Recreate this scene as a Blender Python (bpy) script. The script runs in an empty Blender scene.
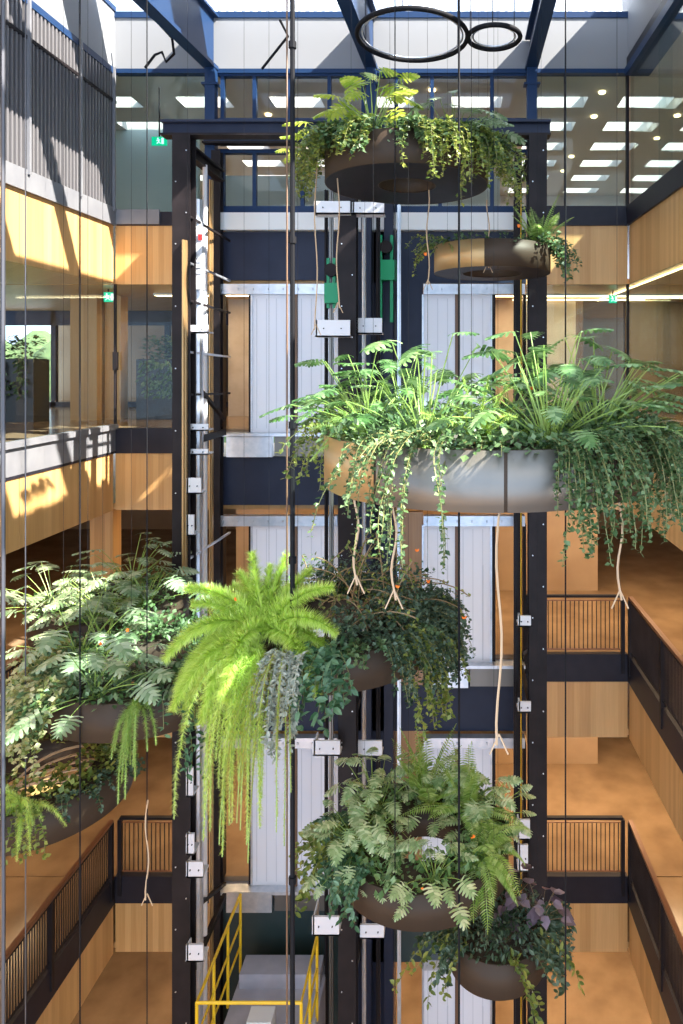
import bpy, math, random
import numpy as np
from mathutils import Vector, Matrix
random.seed(7); rng = np.random.default_rng(11)
S = bpy.context.scene; COL = S.collection
# ---------------------------------------------------------------- camera, sky, sun, exposure
F, VX, VY, CZ = 690.0, 455.0, 363.0, 12.07        # focal length and principal point in pixels, eye height
cd = bpy.data.cameras.new('camera'); cam = bpy.data.objects.new('camera', cd); COL.objects.link(cam)
cam.location = (0, 0, CZ); cam.rotation_euler = (math.pi/2, 0, 0)
cd.sensor_width = 36; cd.sensor_fit = 'AUTO'; cd.lens = 36*F/1024
cd.shift_x = (341.5-VX)/1024; cd.shift_y = (VY-512)/1024
cd.clip_start = .05; cd.clip_end = 300; S.camera = cam
S.view_settings.view_transform = 'Standard'; S.view_settings.look = 'None'
S.view_settings.gamma = 1; S.view_settings.use_curve_mapping = False
S.view_settings.exposure = 0.55
try:
    S.cycles.use_denoising = True; S.cycles.max_bounces = 10; S.cycles.transparent_max_bounces = 24
    S.cycles.diffuse_bounces = 6; S.cycles.sample_clamp_indirect = 6; S.cycles.caustics_reflective = False; S.cycles.caustics_refractive = False
except Exception: pass
W = bpy.data.worlds.new('sky'); S.world = W; W.use_nodes = True
n = W.node_tree.nodes; l = W.node_tree.links; bg = n['Background']
tc = n.new('ShaderNodeTexCoord'); nz = n.new('ShaderNodeTexNoise'); nz.inputs['Scale'].default_value = 2.2; nz.inputs['Detail'].default_value = 6
cr = n.new('ShaderNodeValToRGB'); cr.color_ramp.elements[0].position = .42; cr.color_ramp.elements[0].color = (.50, .69, 1, 1)
cr.color_ramp.elements[1].position = .66; cr.color_ramp.elements[1].color = (1, .99, .96, 1)
l.new(tc.outputs['Generated'], nz.inputs['Vector']); l.new(nz.outputs['Fac'], cr.inputs['Fac']); l.new(cr.outputs['Color'], bg.inputs['Color'])
bg.inputs['Strength'].default_value = 2.0
SUN = Vector((-.93, .43, -1.0)).normalized()
sd = bpy.data.lights.new('sun', 'SUN'); sd.energy = 16.5; sd.angle = .009; sd.color = (1, .93, .82)
so = bpy.data.objects.new('sun', sd); COL.objects.link(so); so.rotation_euler = SUN.to_track_quat('-Z', 'Y').to_euler(); so.location = (8, -4, 30)

# ---------------------------------------------------------------- helpers
def at(px, py, Y): return Vector(((px-VX)*Y/F, Y, CZ-(py-VY)*Y/F))
def zz(py, Y=11.3): return CZ-(py-VY)*Y/F
def xx(px, Y=11.3): return (px-VX)*Y/F
def tag(o, label=None, cat=None, group=None, kind=None):
    if label: o['label'] = label
    if cat: o['category'] = cat
    if group: o['group'] = group
    if kind: o['kind'] = kind
    return o
def empty(name, loc, label, cat, group=None, kind=None):
    o = bpy.data.objects.new(name, None); COL.objects.link(o); o.location = loc; o.empty_display_size = .1
    return tag(o, label, cat, group, kind)
class MB:
    def __init__(s): s.v = []; s.f = []; s.n = 0
    def add(s, vs, fs):
        vs = np.asarray(vs, dtype=float).reshape(-1, 3); s.v.append(vs)
        b = s.n; s.f += [tuple(i+b for i in f) for f in fs]; s.n += len(vs); return s
    def hexa(s, p):   # 8 points: bottom 4, top 4
        return s.add(p, [(3,2,1,0),(4,5,6,7),(0,1,5,4),(1,2,6,5),(2,3,7,6),(3,0,4,7)])
    def box(s, x0, x1, y0, y1, z0, z1):
        if x0 > x1: x0, x1 = x1, x0
        if z0 > z1: z0, z1 = z1, z0
        return s.hexa([(x0,y0,z0),(x1,y0,z0),(x1,y1,z0),(x0,y1,z0),(x0,y0,z1),(x1,y0,z1),(x1,y1,z1),(x0,y1,z1)])
    def side(s, side, y0, y1, z0, z1, o0, o1):   # a box following a side wall of the atrium
        f, g = (LX, -1) if side == 'left' else (RX, 1)
        p = [(f(y0)+g*o0, y0), (f(y0)+g*o1, y0), (f(y1)+g*o1, y1), (f(y1)+g*o0, y1)]
        if g > 0: pass
        return s.hexa([(a, b, z0) for a, b in p]+[(a, b, z1) for a, b in p])
    def bar(s, a, b, w, h=None, up=(0,0,1)):
        a = Vector(a); b = Vector(b); d = (b-a).normalized(); h = h or w; up = Vector(up)
        if abs(d.dot(up)) > .95: up = Vector((0,1,0))
        r = d.cross(up).normalized(); u = r.cross(d)
        c = [(-1,-1),(1,-1),(1,1),(-1,1)]
        return s.hexa([a+r*i*w/2+u*j*h/2 for i, j in c]+[b+r*i*w/2+u*j*h/2 for i, j in c])
    def tube(s, pts, r, k=6, caps=True):
        pts = [Vector(p) for p in pts]; m = len(pts); rs = r if hasattr(r, '__len__') else [r]*m
        vs = []
        ref = Vector((.13, .31, .94))
        for i in range(m):
            d = (pts[min(i+1, m-1)]-pts[max(i-1, 0)]); d = d.normalized() if d.length > 1e-9 else Vector((0,0,1))
            if abs(d.dot(ref)) > .97: a = d.cross(Vector((1, .1, 0))).normalized()
            else: a = d.cross(ref).normalized()
            b = d.cross(a)
            for j in range(k):
                t = 2*math.pi*j/k; vs.append(pts[i]+(a*math.cos(t)+b*math.sin(t))*rs[i])
        fs = [(i*k+j, i*k+(j+1) % k, (i+1)*k+(j+1) % k, (i+1)*k+j) for i in range(m-1) for j in range(k)]
        if caps: fs += [tuple(range(k-1, -1, -1)), tuple((m-1)*k+j for j in range(k))]
        return s.add([tuple(v) for v in vs], fs)
    def cyl(s, c, r, z0, z1, k=24, y=None):
        return s.tube([(c[0], c[1], z0), (c[0], c[1], z1)], r, k)
    def build(s, name, mat, parent=None, smooth=False):
        me = bpy.data.meshes.new(name)
        V = np.concatenate(s.v) if s.v else np.zeros((0, 3))
        if parent is not None and parent.type == 'EMPTY' or parent is not None:
            base = parent.matrix_world.translation if parent.parent is None else Vector((0,0,0))
            off = world_loc(parent); V = V-np.array(off)
        me.from_pydata(V.tolist(), [], s.f); me.materials.append(mat)
        if smooth:
            me.polygons.foreach_set('use_smooth', [True]*len(me.polygons))
        me.update(); o = bpy.data.objects.new(name, me); COL.objects.link(o)
        if parent is not None: o.parent = parent
        return o
def world_loc(o):
    p = Vector(o.location)
    while o.parent: o = o.parent; p += Vector(o.location)
    return p
def recentre(o):
    me = o.data; co = np.empty(len(me.vertices)*3); me.vertices.foreach_get('co', co); co = co.reshape(-1, 3)
    c = np.array([(co[:,0].min()+co[:,0].max())/2, (co[:,1].min()+co[:,1].max())/2, co[:,2].min()])
    co -= c; me.vertices.foreach_set('co', co.ravel()); me.update(); o.location = Vector(o.location)+Vector(c); return o
def struct(name, mb, mat, label=None):
    return tag(mb.build(name, mat), label, None, None, 'structure')
def thing(name, mb, mat, label, cat, group=None, smooth=False, kind=None):
    return tag(recentre(mb.build(name, mat, None, smooth)), label, cat, group, kind)

# ---------------------------------------------------------------- materials
def mat(name, col, rough=.5, metal=0., spec=.5, var=None, scale=5., emit=None, es=0., bump=0., stretch=None):
    m = bpy.data.materials.new(name); m.use_nodes = True; nt = m.node_tree; b = nt.nodes['Principled BSDF']
    b.inputs['Base Color'].default_value = (*col, 1); b.inputs['Roughness'].default_value = rough; b.inputs['Metallic'].default_value = metal
    b.inputs['Specular IOR Level'].default_value = spec
    if emit: b.inputs['Emission Color'].default_value = (*emit, 1); b.inputs['Emission Strength'].default_value = es
    if var is not None or bump:
        t = nt.nodes.new('ShaderNodeTexCoord'); mp = nt.nodes.new('ShaderNodeMapping'); nt.links.new(t.outputs['Object'], mp.inputs['Vector'])
        if stretch: mp.inputs['Scale'].default_value = stretch
        z = nt.nodes.new('ShaderNodeTexNoise'); z.inputs['Scale'].default_value = scale; z.inputs['Detail'].default_value = 5
        nt.links.new(mp.outputs['Vector'], z.inputs['Vector'])
        if var is not None:
            r = nt.nodes.new('ShaderNodeValToRGB'); r.color_ramp.elements[0].position = .3; r.color_ramp.elements[1].position = .7
            r.color_ramp.elements[0].color = (*col, 1); r.color_ramp.elements[1].color = (*var, 1)
            nt.links.new(z.outputs['Fac'], r.inputs['Fac']); nt.links.new(r.outputs['Color'], b.inputs['Base Color'])
        if bump:
            bp = nt.nodes.new('ShaderNodeBump'); bp.inputs['Strength'].default_value = bump; bp.inputs['Distance'].default_value = .02
            nt.links.new(z.outputs['Fac'], bp.inputs['Height']); nt.links.new(bp.outputs['Normal'], b.inputs['Normal'])
    return m
def wood_mat(name, c0, c1, freq=11., rough=.42):
    m = bpy.data.materials.new(name); m.use_nodes = True; nt = m.node_tree; N = nt.nodes; L = nt.links; b = N['Principled BSDF']
    g = N.new('ShaderNodeNewGeometry'); sp = N.new('ShaderNodeSeparateXYZ'); L.new(g.outputs['Position'], sp.inputs[0])
    ad = N.new('ShaderNodeMath'); ad.operation = 'ADD'; L.new(sp.outputs['X'], ad.inputs[0]); L.new(sp.outputs['Y'], ad.inputs[1])
    mu = N.new('ShaderNodeMath'); mu.operation = 'MULTIPLY'; mu.inputs[1].default_value = freq; L.new(ad.outputs[0], mu.inputs[0])
    fl = N.new('ShaderNodeMath'); fl.operation = 'FLOOR'; L.new(mu.outputs[0], fl.inputs[0])
    wn = N.new('ShaderNodeTexWhiteNoise'); wn.noise_dimensions = '1D'; L.new(fl.outputs[0], wn.inputs['W'])
    mp = N.new('ShaderNodeMapping'); mp.inputs['Scale'].default_value = (30, 30, 1.3); L.new(g.outputs['Position'], mp.inputs['Vector'])
    nz = N.new('ShaderNodeTexNoise'); nz.inputs['Scale'].default_value = 1.5; nz.inputs['Detail'].default_value = 6; L.new(mp.outputs[0], nz.inputs['Vector'])
    mx = N.new('ShaderNodeMath'); mx.operation = 'MULTIPLY_ADD'; mx.inputs[1].default_value = .55; L.new(wn.outputs['Value'], mx.inputs[0])
    m2 = N.new('ShaderNodeMath'); m2.operation = 'MULTIPLY'; m2.inputs[1].default_value = .5; L.new(nz.outputs['Fac'], m2.inputs[0]); L.new(m2.outputs[0], mx.inputs[2])
    r = N.new('ShaderNodeValToRGB'); r.color_ramp.elements[0].position = .15; r.color_ramp.elements[1].position = .85
    r.color_ramp.elements[0].color = (*c0, 1); r.color_ramp.elements[1].color = (*c1, 1)
    L.new(mx.outputs[0], r.inputs['Fac']); L.new(r.outputs['Color'], b.inputs['Base Color']); b.inputs['Roughness'].default_value = rough
    return m
def glass_mat(name, tint=(.9, .95, .95), refl=.14, dark=1.0):
    m = bpy.data.materials.new(name); m.use_nodes = True; nt = m.node_tree; N = nt.nodes; L = nt.links
    for x in list(N): N.remove(x)
    o = N.new('ShaderNodeOutputMaterial'); t = N.new('ShaderNodeBsdfTransparent'); t.inputs[0].default_value = (*[c*dark for c in tint], 1)
    g = N.new('ShaderNodeBsdfGlossy'); g.inputs['Roughness'].default_value = .015; g.inputs[0].default_value = (1, 1, 1, 1)
    fr = N.new('ShaderNodeLayerWeight'); fr.inputs['Blend'].default_value = .5; pw = N.new('ShaderNodeMath'); pw.operation = 'POWER'; pw.inputs[1].default_value = 4
    a = N.new('ShaderNodeMath'); a.operation = 'MULTIPLY_ADD'; a.inputs[1].default_value = .5; a.inputs[2].default_value = refl*.3; a.use_clamp = True
    L.new(fr.outputs['Facing'], pw.inputs[0]); L.new(pw.outputs[0], a.inputs[0]); mx = N.new('ShaderNodeMixShader'); L.new(a.outputs[0], mx.inputs[0]); L.new(t.outputs[0], mx.inputs[1]); L.new(g.outputs[0], mx.inputs[2])
    L.new(mx.outputs[0], o.inputs[0]); return m
def leaf_mat(name, c0, c1, c2, rough=.38, trans=.35):
    m = bpy.data.materials.new(name); m.use_nodes = True; nt = m.node_tree; N = nt.nodes; L = nt.links; b = N['Principled BSDF']; o = N['Material Output']
    g = N.new('ShaderNodeNewGeometry'); r = N.new('ShaderNodeValToRGB'); e = r.color_ramp.elements
    e[0].color = (*c0, 1); e[1].color = (*c2, 1); k = e.new(.5); k.color = (*c1, 1)
    L.new(g.outputs['Random Per Island'], r.inputs['Fac']); L.new(r.outputs['Color'], b.inputs['Base Color']); b.inputs['Roughness'].default_value = rough
    t = N.new('ShaderNodeBsdfTranslucent'); h = N.new('ShaderNodeHueSaturation'); h.inputs['Value'].default_value = 1.25; h.inputs['Hue'].default_value = .485
    L.new(r.outputs['Color'], h.inputs['Color']); L.new(h.outputs[0], t.inputs[0])
    mx = N.new('ShaderNodeMixShader'); mx.inputs[0].default_value = trans; L.new(b.outputs[0], mx.inputs[1]); L.new(t.outputs[0], mx.inputs[2]); L.new(mx.outputs[0], o.inputs[0])
    return m
M = dict(
 wood=wood_mat('pale_timber_staves', (.52, .28, .095), (.70, .42, .17)),
 wood_brown=wood_mat('glossy_brown_timber', (.13, .065, .03), (.22, .12, .055), 2., .25),
 wood_dark=wood_mat('brown_timber', (.30, .15, .055), (.45, .25, .10), 5., .3),
 soffit=wood_mat('timber_soffit', (.50, .28, .10), (.62, .38, .16), 6., .35),
 floor=mat('polished_tan_floor', (.22, .14, .08), .2, var=(.34, .225, .13), scale=1.6, bump=.05),
 warmwall=mat('ochre_plaster', (.34, .22, .12), .5, var=(.44, .30, .17), scale=1.2),
 concrete=mat('board_marked_concrete', (.46, .36, .25), .6, var=(.60, .50, .38), scale=2.5),
 white=mat('white_plaster', (.78, .78, .76), .6), kerb=mat('pale_grey_kerb_paint', (.27, .275, .285), .6), paleroom=mat('pale_grey_green_plaster', (.50, .56, .55), .6),
 greyceil=mat('grey_ceiling', (.60, .56, .53), .6), 
 navy=mat('navy_steel_panel', (.016, .022, .045), .45, spec=.25, var=(.024, .032, .06), scale=2), blue=mat('deep_blue_paint', (.010, .035, .10), .45, spec=.3),
 black=mat('black_painted_steel', (.010, .008, .009), .5, spec=.18, var=(.022, .017, .018), scale=3), edge=mat('dark_edge_beam', (.014, .013, .02), .45, spec=.25, var=(.022, .02, .028), scale=4),
 lightedge=mat('grey_metal_edge', (.20, .20, .215), .45, .2, var=(.25, .25, .26), scale=3), slat=mat('bronze_grey_slat', (.20, .19, .195), .4, .3), slatback=mat('dark_screen_backing', (.05, .045, .045), .6),
 bronze=mat('bronze_sheet', (.045, .030, .020), .5, .1, spec=.2, var=(.065, .044, .03), scale=1.5, stretch=(1, 1, .15)),
 brass=mat('brass_sheet', (.50, .33, .15), .4, .5, var=(.40, .25, .11), scale=2), 
 steel=mat('brushed_steel_sheet', (.25, .235, .21), .40, .75, var=(.16, .15, .135), scale=1.3, stretch=(1, 1, .1)), silver=mat('galvanised_steel', (.55, .60, .66), .35, .7, var=(.72, .74, .78), scale=9),
 whitesteel=mat('white_painted_bracket', (.72, .72, .74), .5), door=mat('white_lift_door', (.86, .87, .92), .4), doorgroove=mat('grey_groove', (.66, .68, .73), .5),
 soil=mat('potting_soil', (.04, .028, .02), .95, var=(.08, .055, .035), scale=20), cable=mat('dark_cable', (.010, .010, .012), .7, 0, spec=.15), bcable=mat('brown_cable', (.16, .09, .05), .5),
 greycable=mat('steel_cable', (.10, .10, .11), .4, .6), green=mat('green_machine_paint', (.0, .30, .12), .4), yellow=mat('yellow_rail_paint', (.85, .56, .02), .35),
 carroof=mat('grey_lift_car_roof', (.36, .36, .42), .45, var=(.48, .48, .54), scale=3), darkgreen=mat('dark_green_panel', (.02, .045, .045), .4, var=(.04, .06, .06), scale=2),
 copper=mat('copper_brown_handrail', (.22, .10, .05), .35, .3), bark=mat('woody_brown_stem', (.28, .18, .09), .7, var=(.40, .28, .15), scale=30),
 root=mat('pale_aerial_root', (.52, .36, .22), .7), stemgreen=mat('yellow_green_petiole', (.26, .37, .08), .45), vine=mat('olive_vine_stem', (.20, .20, .07), .6),
 glass=glass_mat('clear_glass', refl=.06), glassdark=glass_mat('smoked_glass', (.62, .66, .68), .22), roofglass=glass_mat('roof_glass', (.97, .98, 1), .03), glassgrey=glass_mat('grey_tint_glass', (.80, .90, .90), .06),
 signgreen=mat('exit_sign_green', (.0, .45, .22), .4, emit=(.0, .6, .3), es=.8), signwhite=mat('exit_sign_white', (.9, .95, .9), .4, emit=(.9, 1, .95), es=.9),
 lamp=mat('warm_lamp', (1, .8, .5), .5, emit=(1, .72, .38), es=5), ribbed=mat('white_ribbed_sheet', (.82, .86, .9), .5), red=mat('red_tag', (.7, .03, .03), .5), darkbox=mat('dark_planter_box', (.022, .024, .028), .4), hill=mat('far_hedge', (.06, .10, .04), .9, var=(.12, .18, .07), scale=3),
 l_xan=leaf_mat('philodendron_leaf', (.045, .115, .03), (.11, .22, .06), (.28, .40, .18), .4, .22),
 l_xany=leaf_mat('yellow_philodendron_leaf', (.20, .33, .03), (.38, .48, .06), (.58, .62, .14), .42, .4),  # yellow-green leaves in the top planter
 l_xanp=leaf_mat('silvery_philodendron_leaf', (.13, .22, .09), (.27, .36, .20), (.46, .52, .34), .42, .28),
 l_pale=leaf_mat('pale_philodendron_leaf', (.24, .40, .16), (.46, .60, .30), (.74, .82, .52), .42, .3),
 l_ivy=leaf_mat('small_ivy_leaf', (.03, .075, .022), (.075, .145, .045), (.19, .28, .13), .42, .22),
 l_ivyy=leaf_mat('olive_ivy_leaf', (.07, .12, .02), (.18, .24, .045), (.38, .40, .09), .45, .3),
 l_dark=leaf_mat('dark_ivy_leaf', (.025, .055, .03), (.055, .10, .05), (.14, .21, .14), .42, .2),
 l_fox=leaf_mat('foxtail_fern_leaf', (.42, .58, .09), (.62, .78, .20), (.84, .92, .40), .5, .45),
 l_fern=leaf_mat('fern_leaf', (.20, .36, .06), (.38, .56, .14), (.58, .70, .30), .45, .4),
 l_hoya=leaf_mat('blue_green_leaf', (.03, .095, .04), (.08, .18, .085), (.19, .32, .19), .4, .2),
 l_grey=leaf_mat('grey_bead_leaf', (.24, .28, .22), (.38, .41, .34), (.54, .55, .46), .5, .2),
 l_cream=leaf_mat('cream_leaf', (.20, .26, .06), (.42, .43, .17), (.68, .64, .38), .45, .3),
 l_rhip=leaf_mat('jointed_cactus_stem', (.18, .32, .08), (.30, .44, .16), (.44, .54, .30), .45, .2),
 l_yel=leaf_mat('yellow_mistletoe_stem', (.30, .32, .04), (.46, .42, .06), (.62, .52, .10), .45, .3),
 l_purp=leaf_mat('purple_leaf', (.13, .09, .12), (.24, .18, .23), (.40, .32, .38), .4, .2),
 flower=mat('orange_flower', (.95, .22, .02), .4), 
)
# ---------------------------------------------------------------- the atrium
D = 11.3; Y0 = 1.0
LX = lambda y: -5.57-(D-y)*.0246
RX = lambda y: 2.83+(D-y)*.026
Z4, Z3, Z2, Z1, Z0 = 14.54, 10.99, 7.29, 3.65, 0.0
ZC, ZT, ZR = 16.87, 17.72, 18.4      # atrium ceiling line, back kerb top, right kerb top
XL, XR = xx(222), xx(526)            # lift core on the back plane
OX0, OX1, OY = -11.5, 8.0, 20.0      # outer walls
def slab(zt, zb, nm, em, edge_h):
    # floor finish on top, soffit underneath, dark edge beam and pale timber fascia round the void
    f = MB(); f.side('left', Y0, D, zt-.12, zt, .02, 5.6); f.side('right', Y0, D, zt-.12, zt, .02, 5.0)
    f.box(OX0, OX1, D+.02, OY, zt-.12, zt); struct('floor', f, M['floor'], 'polished tan floor of the %s' % nm)
    c = MB(); c.side('left', Y0, D, zb, zb+.1, .09, 5.6); c.side('right', Y0, D, zb, zb+.1, .09, 5.0); c.box(OX0, OX1, D+.09, OY, zb, zb+.1)
    struct('ceiling', c, M['soffit'], 'timber soffit under the %s' % nm)
    i = [0]
    for sd in ('left', 'right'):
        e = MB(); e.side(sd, Y0, D, zt-edge_h, zt+.01, 0, .1); struct('trim_edge_'+sd, e, em, 'slab edge on the %s of the void at the %s' % (sd, nm))
        w = MB(); y = D
        while y > Y0+.1:
            w.side(sd, max(Y0, y-2.35), y-.012, zb, zt-edge_h, .02, .09); y -= 2.35
        struct('wall_fascia_'+sd, w, M['wood'], 'pale timber fascia on the %s below the %s' % (sd, nm))
    for sd, a, b in (('left', LX(D), XL), ('right', XR, RX(D))):
        e = MB(); e.box(a, b, D, D+.1, zt-edge_h, zt+.01); struct('trim_edge_back', e, em, 'slab edge on the back %s of the void at the %s' % (sd, nm))
        w = MB(); w.box(a, b, D+.02, D+.09, zb, zt-edge_h); struct('wall_fascia_back', w, M['wood'], 'pale timber fascia at the back %s below the %s' % (sd, nm))
slab(Z4, 13.36, 'fourth floor', M['edge'], .22)
slab(Z3, 9.66, 'third floor', M['edge'], .40)
slab(Z2, 5.93, 'second floor', M['edge'], .44)
slab(Z1, 2.41, 'first floor', M['edge'], .43)
g = MB(); g.box(OX0, OX1, Y0-3, OY, -.15, 0); struct('floor', g, M['floor'], 'polished tan ground floor')
# light grey ledge under the slatted screen
e = MB(); e.side('left', Y0, D, Z4-.22, Z4+.06, -.03, .0); e.box(LX(D), xx(160), D-.03, D, Z4-.20, Z4+.04); struct('trim_ledge', e, M['lightedge'], 'grey metal ledge under the slatted screen')
# outer walls
for nm, z0, z1, m1, m2, m3 in (('ground', 0, 2.41, 'warmwall', 'wood_dark', 'warmwall'), ('first', Z1, 5.93, 'warmwall', 'wood_dark', 'warmwall'), ('second', Z2, 9.66, 'warmwall', 'wood_dark', 'warmwall')):
    w = MB(); w.box(OX0, OX0+.15, Y0, OY, z0, z1); struct('wall_left', w, M[m2], 'far left wall of the %s floor' % nm)
    w = MB(); w.box(OX1-.15, OX1, Y0, OY, z0, z1); struct('wall_right', w, M[m3], 'far right wall of the %s floor' % nm)
    w = MB(); w.box(OX0, OX1, OY-.15, OY, z0, z1); struct('wall_back', w, M['warmwall'], 'far back wall of the %s floor' % nm)
    # corridor wall behind the lifts
    w = MB(); w.box(-4.6, 3.0, 14.5, 14.65, z0, z1); struct('wall_corridor', w, M['warmwall'], 'corridor wall behind the lifts on the %s floor' % nm)
# third floor interiors (behind glass)
w = MB(); w.box(-4.6, 2.45, 14.0, 14.15, Z3, 13.36); struct('wall_corridor', w, M['concrete'], 'board-marked concrete wall behind the lifts on the third floor')
w = MB(); w.box(3.6, 6.2, 14.6, 14.75, Z3, 13.36); w.box(2.45, 2.6, 14.0, 16.5, Z3, 13.36); struct('wall_room', w, M['wood_brown'], 'brown timber wall of the third floor room on the right')
w = MB(); w.box(5.4, 5.55, Y0, 14.6, Z3, 13.36); struct('wall_right', w, M['wood_brown'], 'brown timber wall right of the third floor void')
w = MB(); w.box(OX0, OX1, OY-.15, OY, Z3, 13.36); struct('wall_back', w, M['warmwall'], 'far back wall of the third floor')
w = MB()
for x0, x1, y0, y1 in ((-7.25, -6.75, 13.0, 13.6), (-6.7, -6.4, 13.2, 13.5)): w.box(x0, x1, y0, y1, Z3, 13.36)
w.box(-6.35, -5.95, 12.0, 12.3, Z2, 9.66)
struct('wall_pier', w, M['wood'], 'pale timber pier inside the third floor room on the left')
# third floor left window wall: frames, glass, hedge far beyond
w = MB(); w.box(OX0, OX1-2, 17.0, 17.12, Z3, Z3+.12); w.box(OX0, -4.6, 17.0, 17.12, 13.0, 13.36)
for x in (-11.3, -9.9, -8.5, -7.1, -5.7, -4.6): w.box(x-.06, x+.06, 17.0, 17.12, Z3, 13.36)
struct('window_frame', w, M['navy'], 'dark frames of the outer window on the third floor')
# fourth floor room: skylit ceiling round the void
cxs = [-9.4, -7.9, -6.3, -4.6, -2.9, -1.2, .4, 1.95, 3.5, 5.1, 6.7]; cys = [12.7, 14.0, 15.3, 16.6, 17.9, 19.2]
c = MB(); ys = [D+.12]+[v for y in cys for v in (y-.26, y+.26)]+[OY]
for i in range(len(ys)-1):
    if i % 2 == 0: c.box(OX0, OX1, ys[i], ys[i+1], ZC, ZC+.25)
    else:
        xs = [OX0]+[v for x in cxs for v in (x-.46, x+.46)]+[OX1]
        for j in range(0, len(xs), 2): c.box(xs[j], xs[j+1], ys[i], ys[i+1], ZC, ZC+.25)
for sd, fx, ox, cols in (('l', LX, OX0, [-10.2, -8.7, -7.2]), ('r', RX, OX1, [4.4, 5.9, 7.2])):
    ys_, nk = (Y0, 8) if sd == 'l' else (5.2, 4)
    yy = [ys_]+[v for k in range(nk) for v in (ys_+.7+k*1.25, ys_+1.2+k*1.25)]+[D+.12]
    a, b = (ox, fx(D)-.3) if sd == 'l' else (fx(D)+.35, ox)
    for i in range(len(yy)-1):
        if i % 2 == 0: c.box(a, b, yy[i], yy[i+1], ZC, ZC+.25)
        else:
            xs = [a]+[v for x in cols for v in (x-.46, x+.46)]+[b]
            for j in range(0, len(xs), 2): c.box(xs[j], xs[j+1], yy[i], yy[i+1], ZC, ZC+.25)
struct('ceiling', c, M['greyceil'], 'grey fourth floor ceiling with rows of skylights')
w = MB(); w.box(OX0, OX0+.15, Y0, OY, Z4, ZC); w.box(OX0, OX1, OY-.15, OY, Z4, ZC); w.box(OX1-.15, OX1, Y0, OY, Z4, ZC); struct('wall_fourth', w, M['greyceil'], 'grey outer walls of the fourth floor')
w = MB(); w.box(-9.5, -5.3, 14.2, 14.35, Z4, ZC); w.box(-5.3, 1.0, 15.4, 15.5, Z4, 16.25); struct('wall_room', w, M['paleroom'], 'pale wall in the fourth floor room')
# kerb of the roof light
k = MB(); k.box(LX(D)-.3, RX(D)+.3, D, D+.12, ZC, ZT); struct('wall_kerb_back', k, M['kerb'], 'white roof light kerb at the back')
k = MB(); k.side('left', Y0, D, ZC, ZT+.1, 0, .3); struct('wall_kerb_left', k, M['kerb'], 'white roof light kerb on the left')
k = MB(); k.side('right', 5.2, D, ZC, ZR, 0, .35); k.box(RX(D)-.0, RX(D)+.35, D, D+.4, ZT, ZR); struct('wall_kerb_right', k, M['kerb'], 'white roof light kerb on the right')
t = MB(); t.side('left', Y0, D, ZC-.1, ZC+.0, -.03, .3); t.side('right', Y0, D, ZC-.1, ZC+.03, -.05, .35); t.box(LX(D), RX(D), D-.03, D+.12, ZC-.06, ZC+.01)
struct('trim_head', t, M['blue'], 'dark blue window head trim round the void')
t = MB(); t.box(LX(D), RX(D), D-.02, D+.14, ZT, ZT+.1); t.side('left', Y0, D, ZT+.1, ZT+.18, -.02, .32); struct('trim_roof', t, M['blue'], 'dark blue roof light frame')
# roof beams running in depth, cross members, glass, added sun-blocking roof strip
def xb(a, b, y): return a+(b-a)*(D-y)/(D-9.12)
for i, (a, b, lab) in enumerate(((xx(213), -4.15, 'left'), (xx(372), -1.46, 'middle'), (xx(531), 1.24, 'right'))):
    r = empty('roof_beam', (a, D-.1, ZC), 'deep blue roof beam, the %s one of three, running out from the back kerb' % lab, 'beam', 'roof beams')
    zw = 17.35 if i == 2 else ZT
    m = MB(); ya, yb = D-.02, Y0; p0 = (xb(a, b, ya), ya); p1 = (xb(a, b, yb), yb)
    m.hexa([(p0[0]-.02, ya, ZC+.04), (p0[0]+.02, ya, ZC+.04), (p1[0]+.02, yb, ZC+.04), (p1[0]-.02, yb, ZC+.04), (p0[0]-.02, ya, zw), (p0[0]+.02, ya, zw), (p1[0]+.02, yb, zw), (p1[0]-.02, yb, zw)])
    m.build('web', M['blue'], r)
    for z0, z1 in ((ZC-.02, ZC+.04), (zw, zw+.04)):
        m = MB(); m.hexa([(p0[0]-.1, ya, z0), (p0[0]+.1, ya, z0), (p1[0]+.1, yb, z0), (p1[0]-.1, yb, z0), (p0[0]-.1, ya, z1), (p0[0]+.1, ya, z1), (p1[0]+.1, yb, z1), (p1[0]-.1, yb, z1)]); m.build('flange', M['blue'], r)
    m = MB(); m.box(a-.08, a+.08, D-.16, D-.0, 14.6 if i != 1 else 15.9, ZC); m.build('post', M['blue'], r)
    m = MB(); m.box(a-.13, a+.13, D-.18, D-.02, ZC-.3, ZC-.27); m.build('clamp', M['blue'], r)
for i, y in enumerate((9.75, 8.3, 6.85, 5.4, 3.95, 2.5)):
    m = MB(); m.box(LX(y), RX(y), y-.11, y+.11, ZT+.02, ZT+.16); tag(m.build('roof_purlin', M['blue']), 'blue cross member of the roof light frame', 'roof member', 'roof light cross members', 'structure')
m = MB(); m.box(LX(D), RX(D), 9.75, 10.62, ZT+.18, ZT+.28); m.box(-.3, RX(D), 8.9, 9.75, ZT+.18, ZT+.28); m.box(1.35, RX(D), 8.3, 8.9, ZT+.18, ZT+.28); struct('ceiling_sun_blocker', m, M['white'], 'unseen solid white roof panel added to block sun')  # opaque panels added out of view to keep sun off the back wall
m = MB(); m.box(LX(D), RX(D), 10.62, D, ZT+.13, ZT+.14); m.box(LX(D), RX(D), Y0, 9.75, ZT+.17, ZT+.18); struct('window_roof', m, M['roofglass'], 'clear roof light glass')
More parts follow.
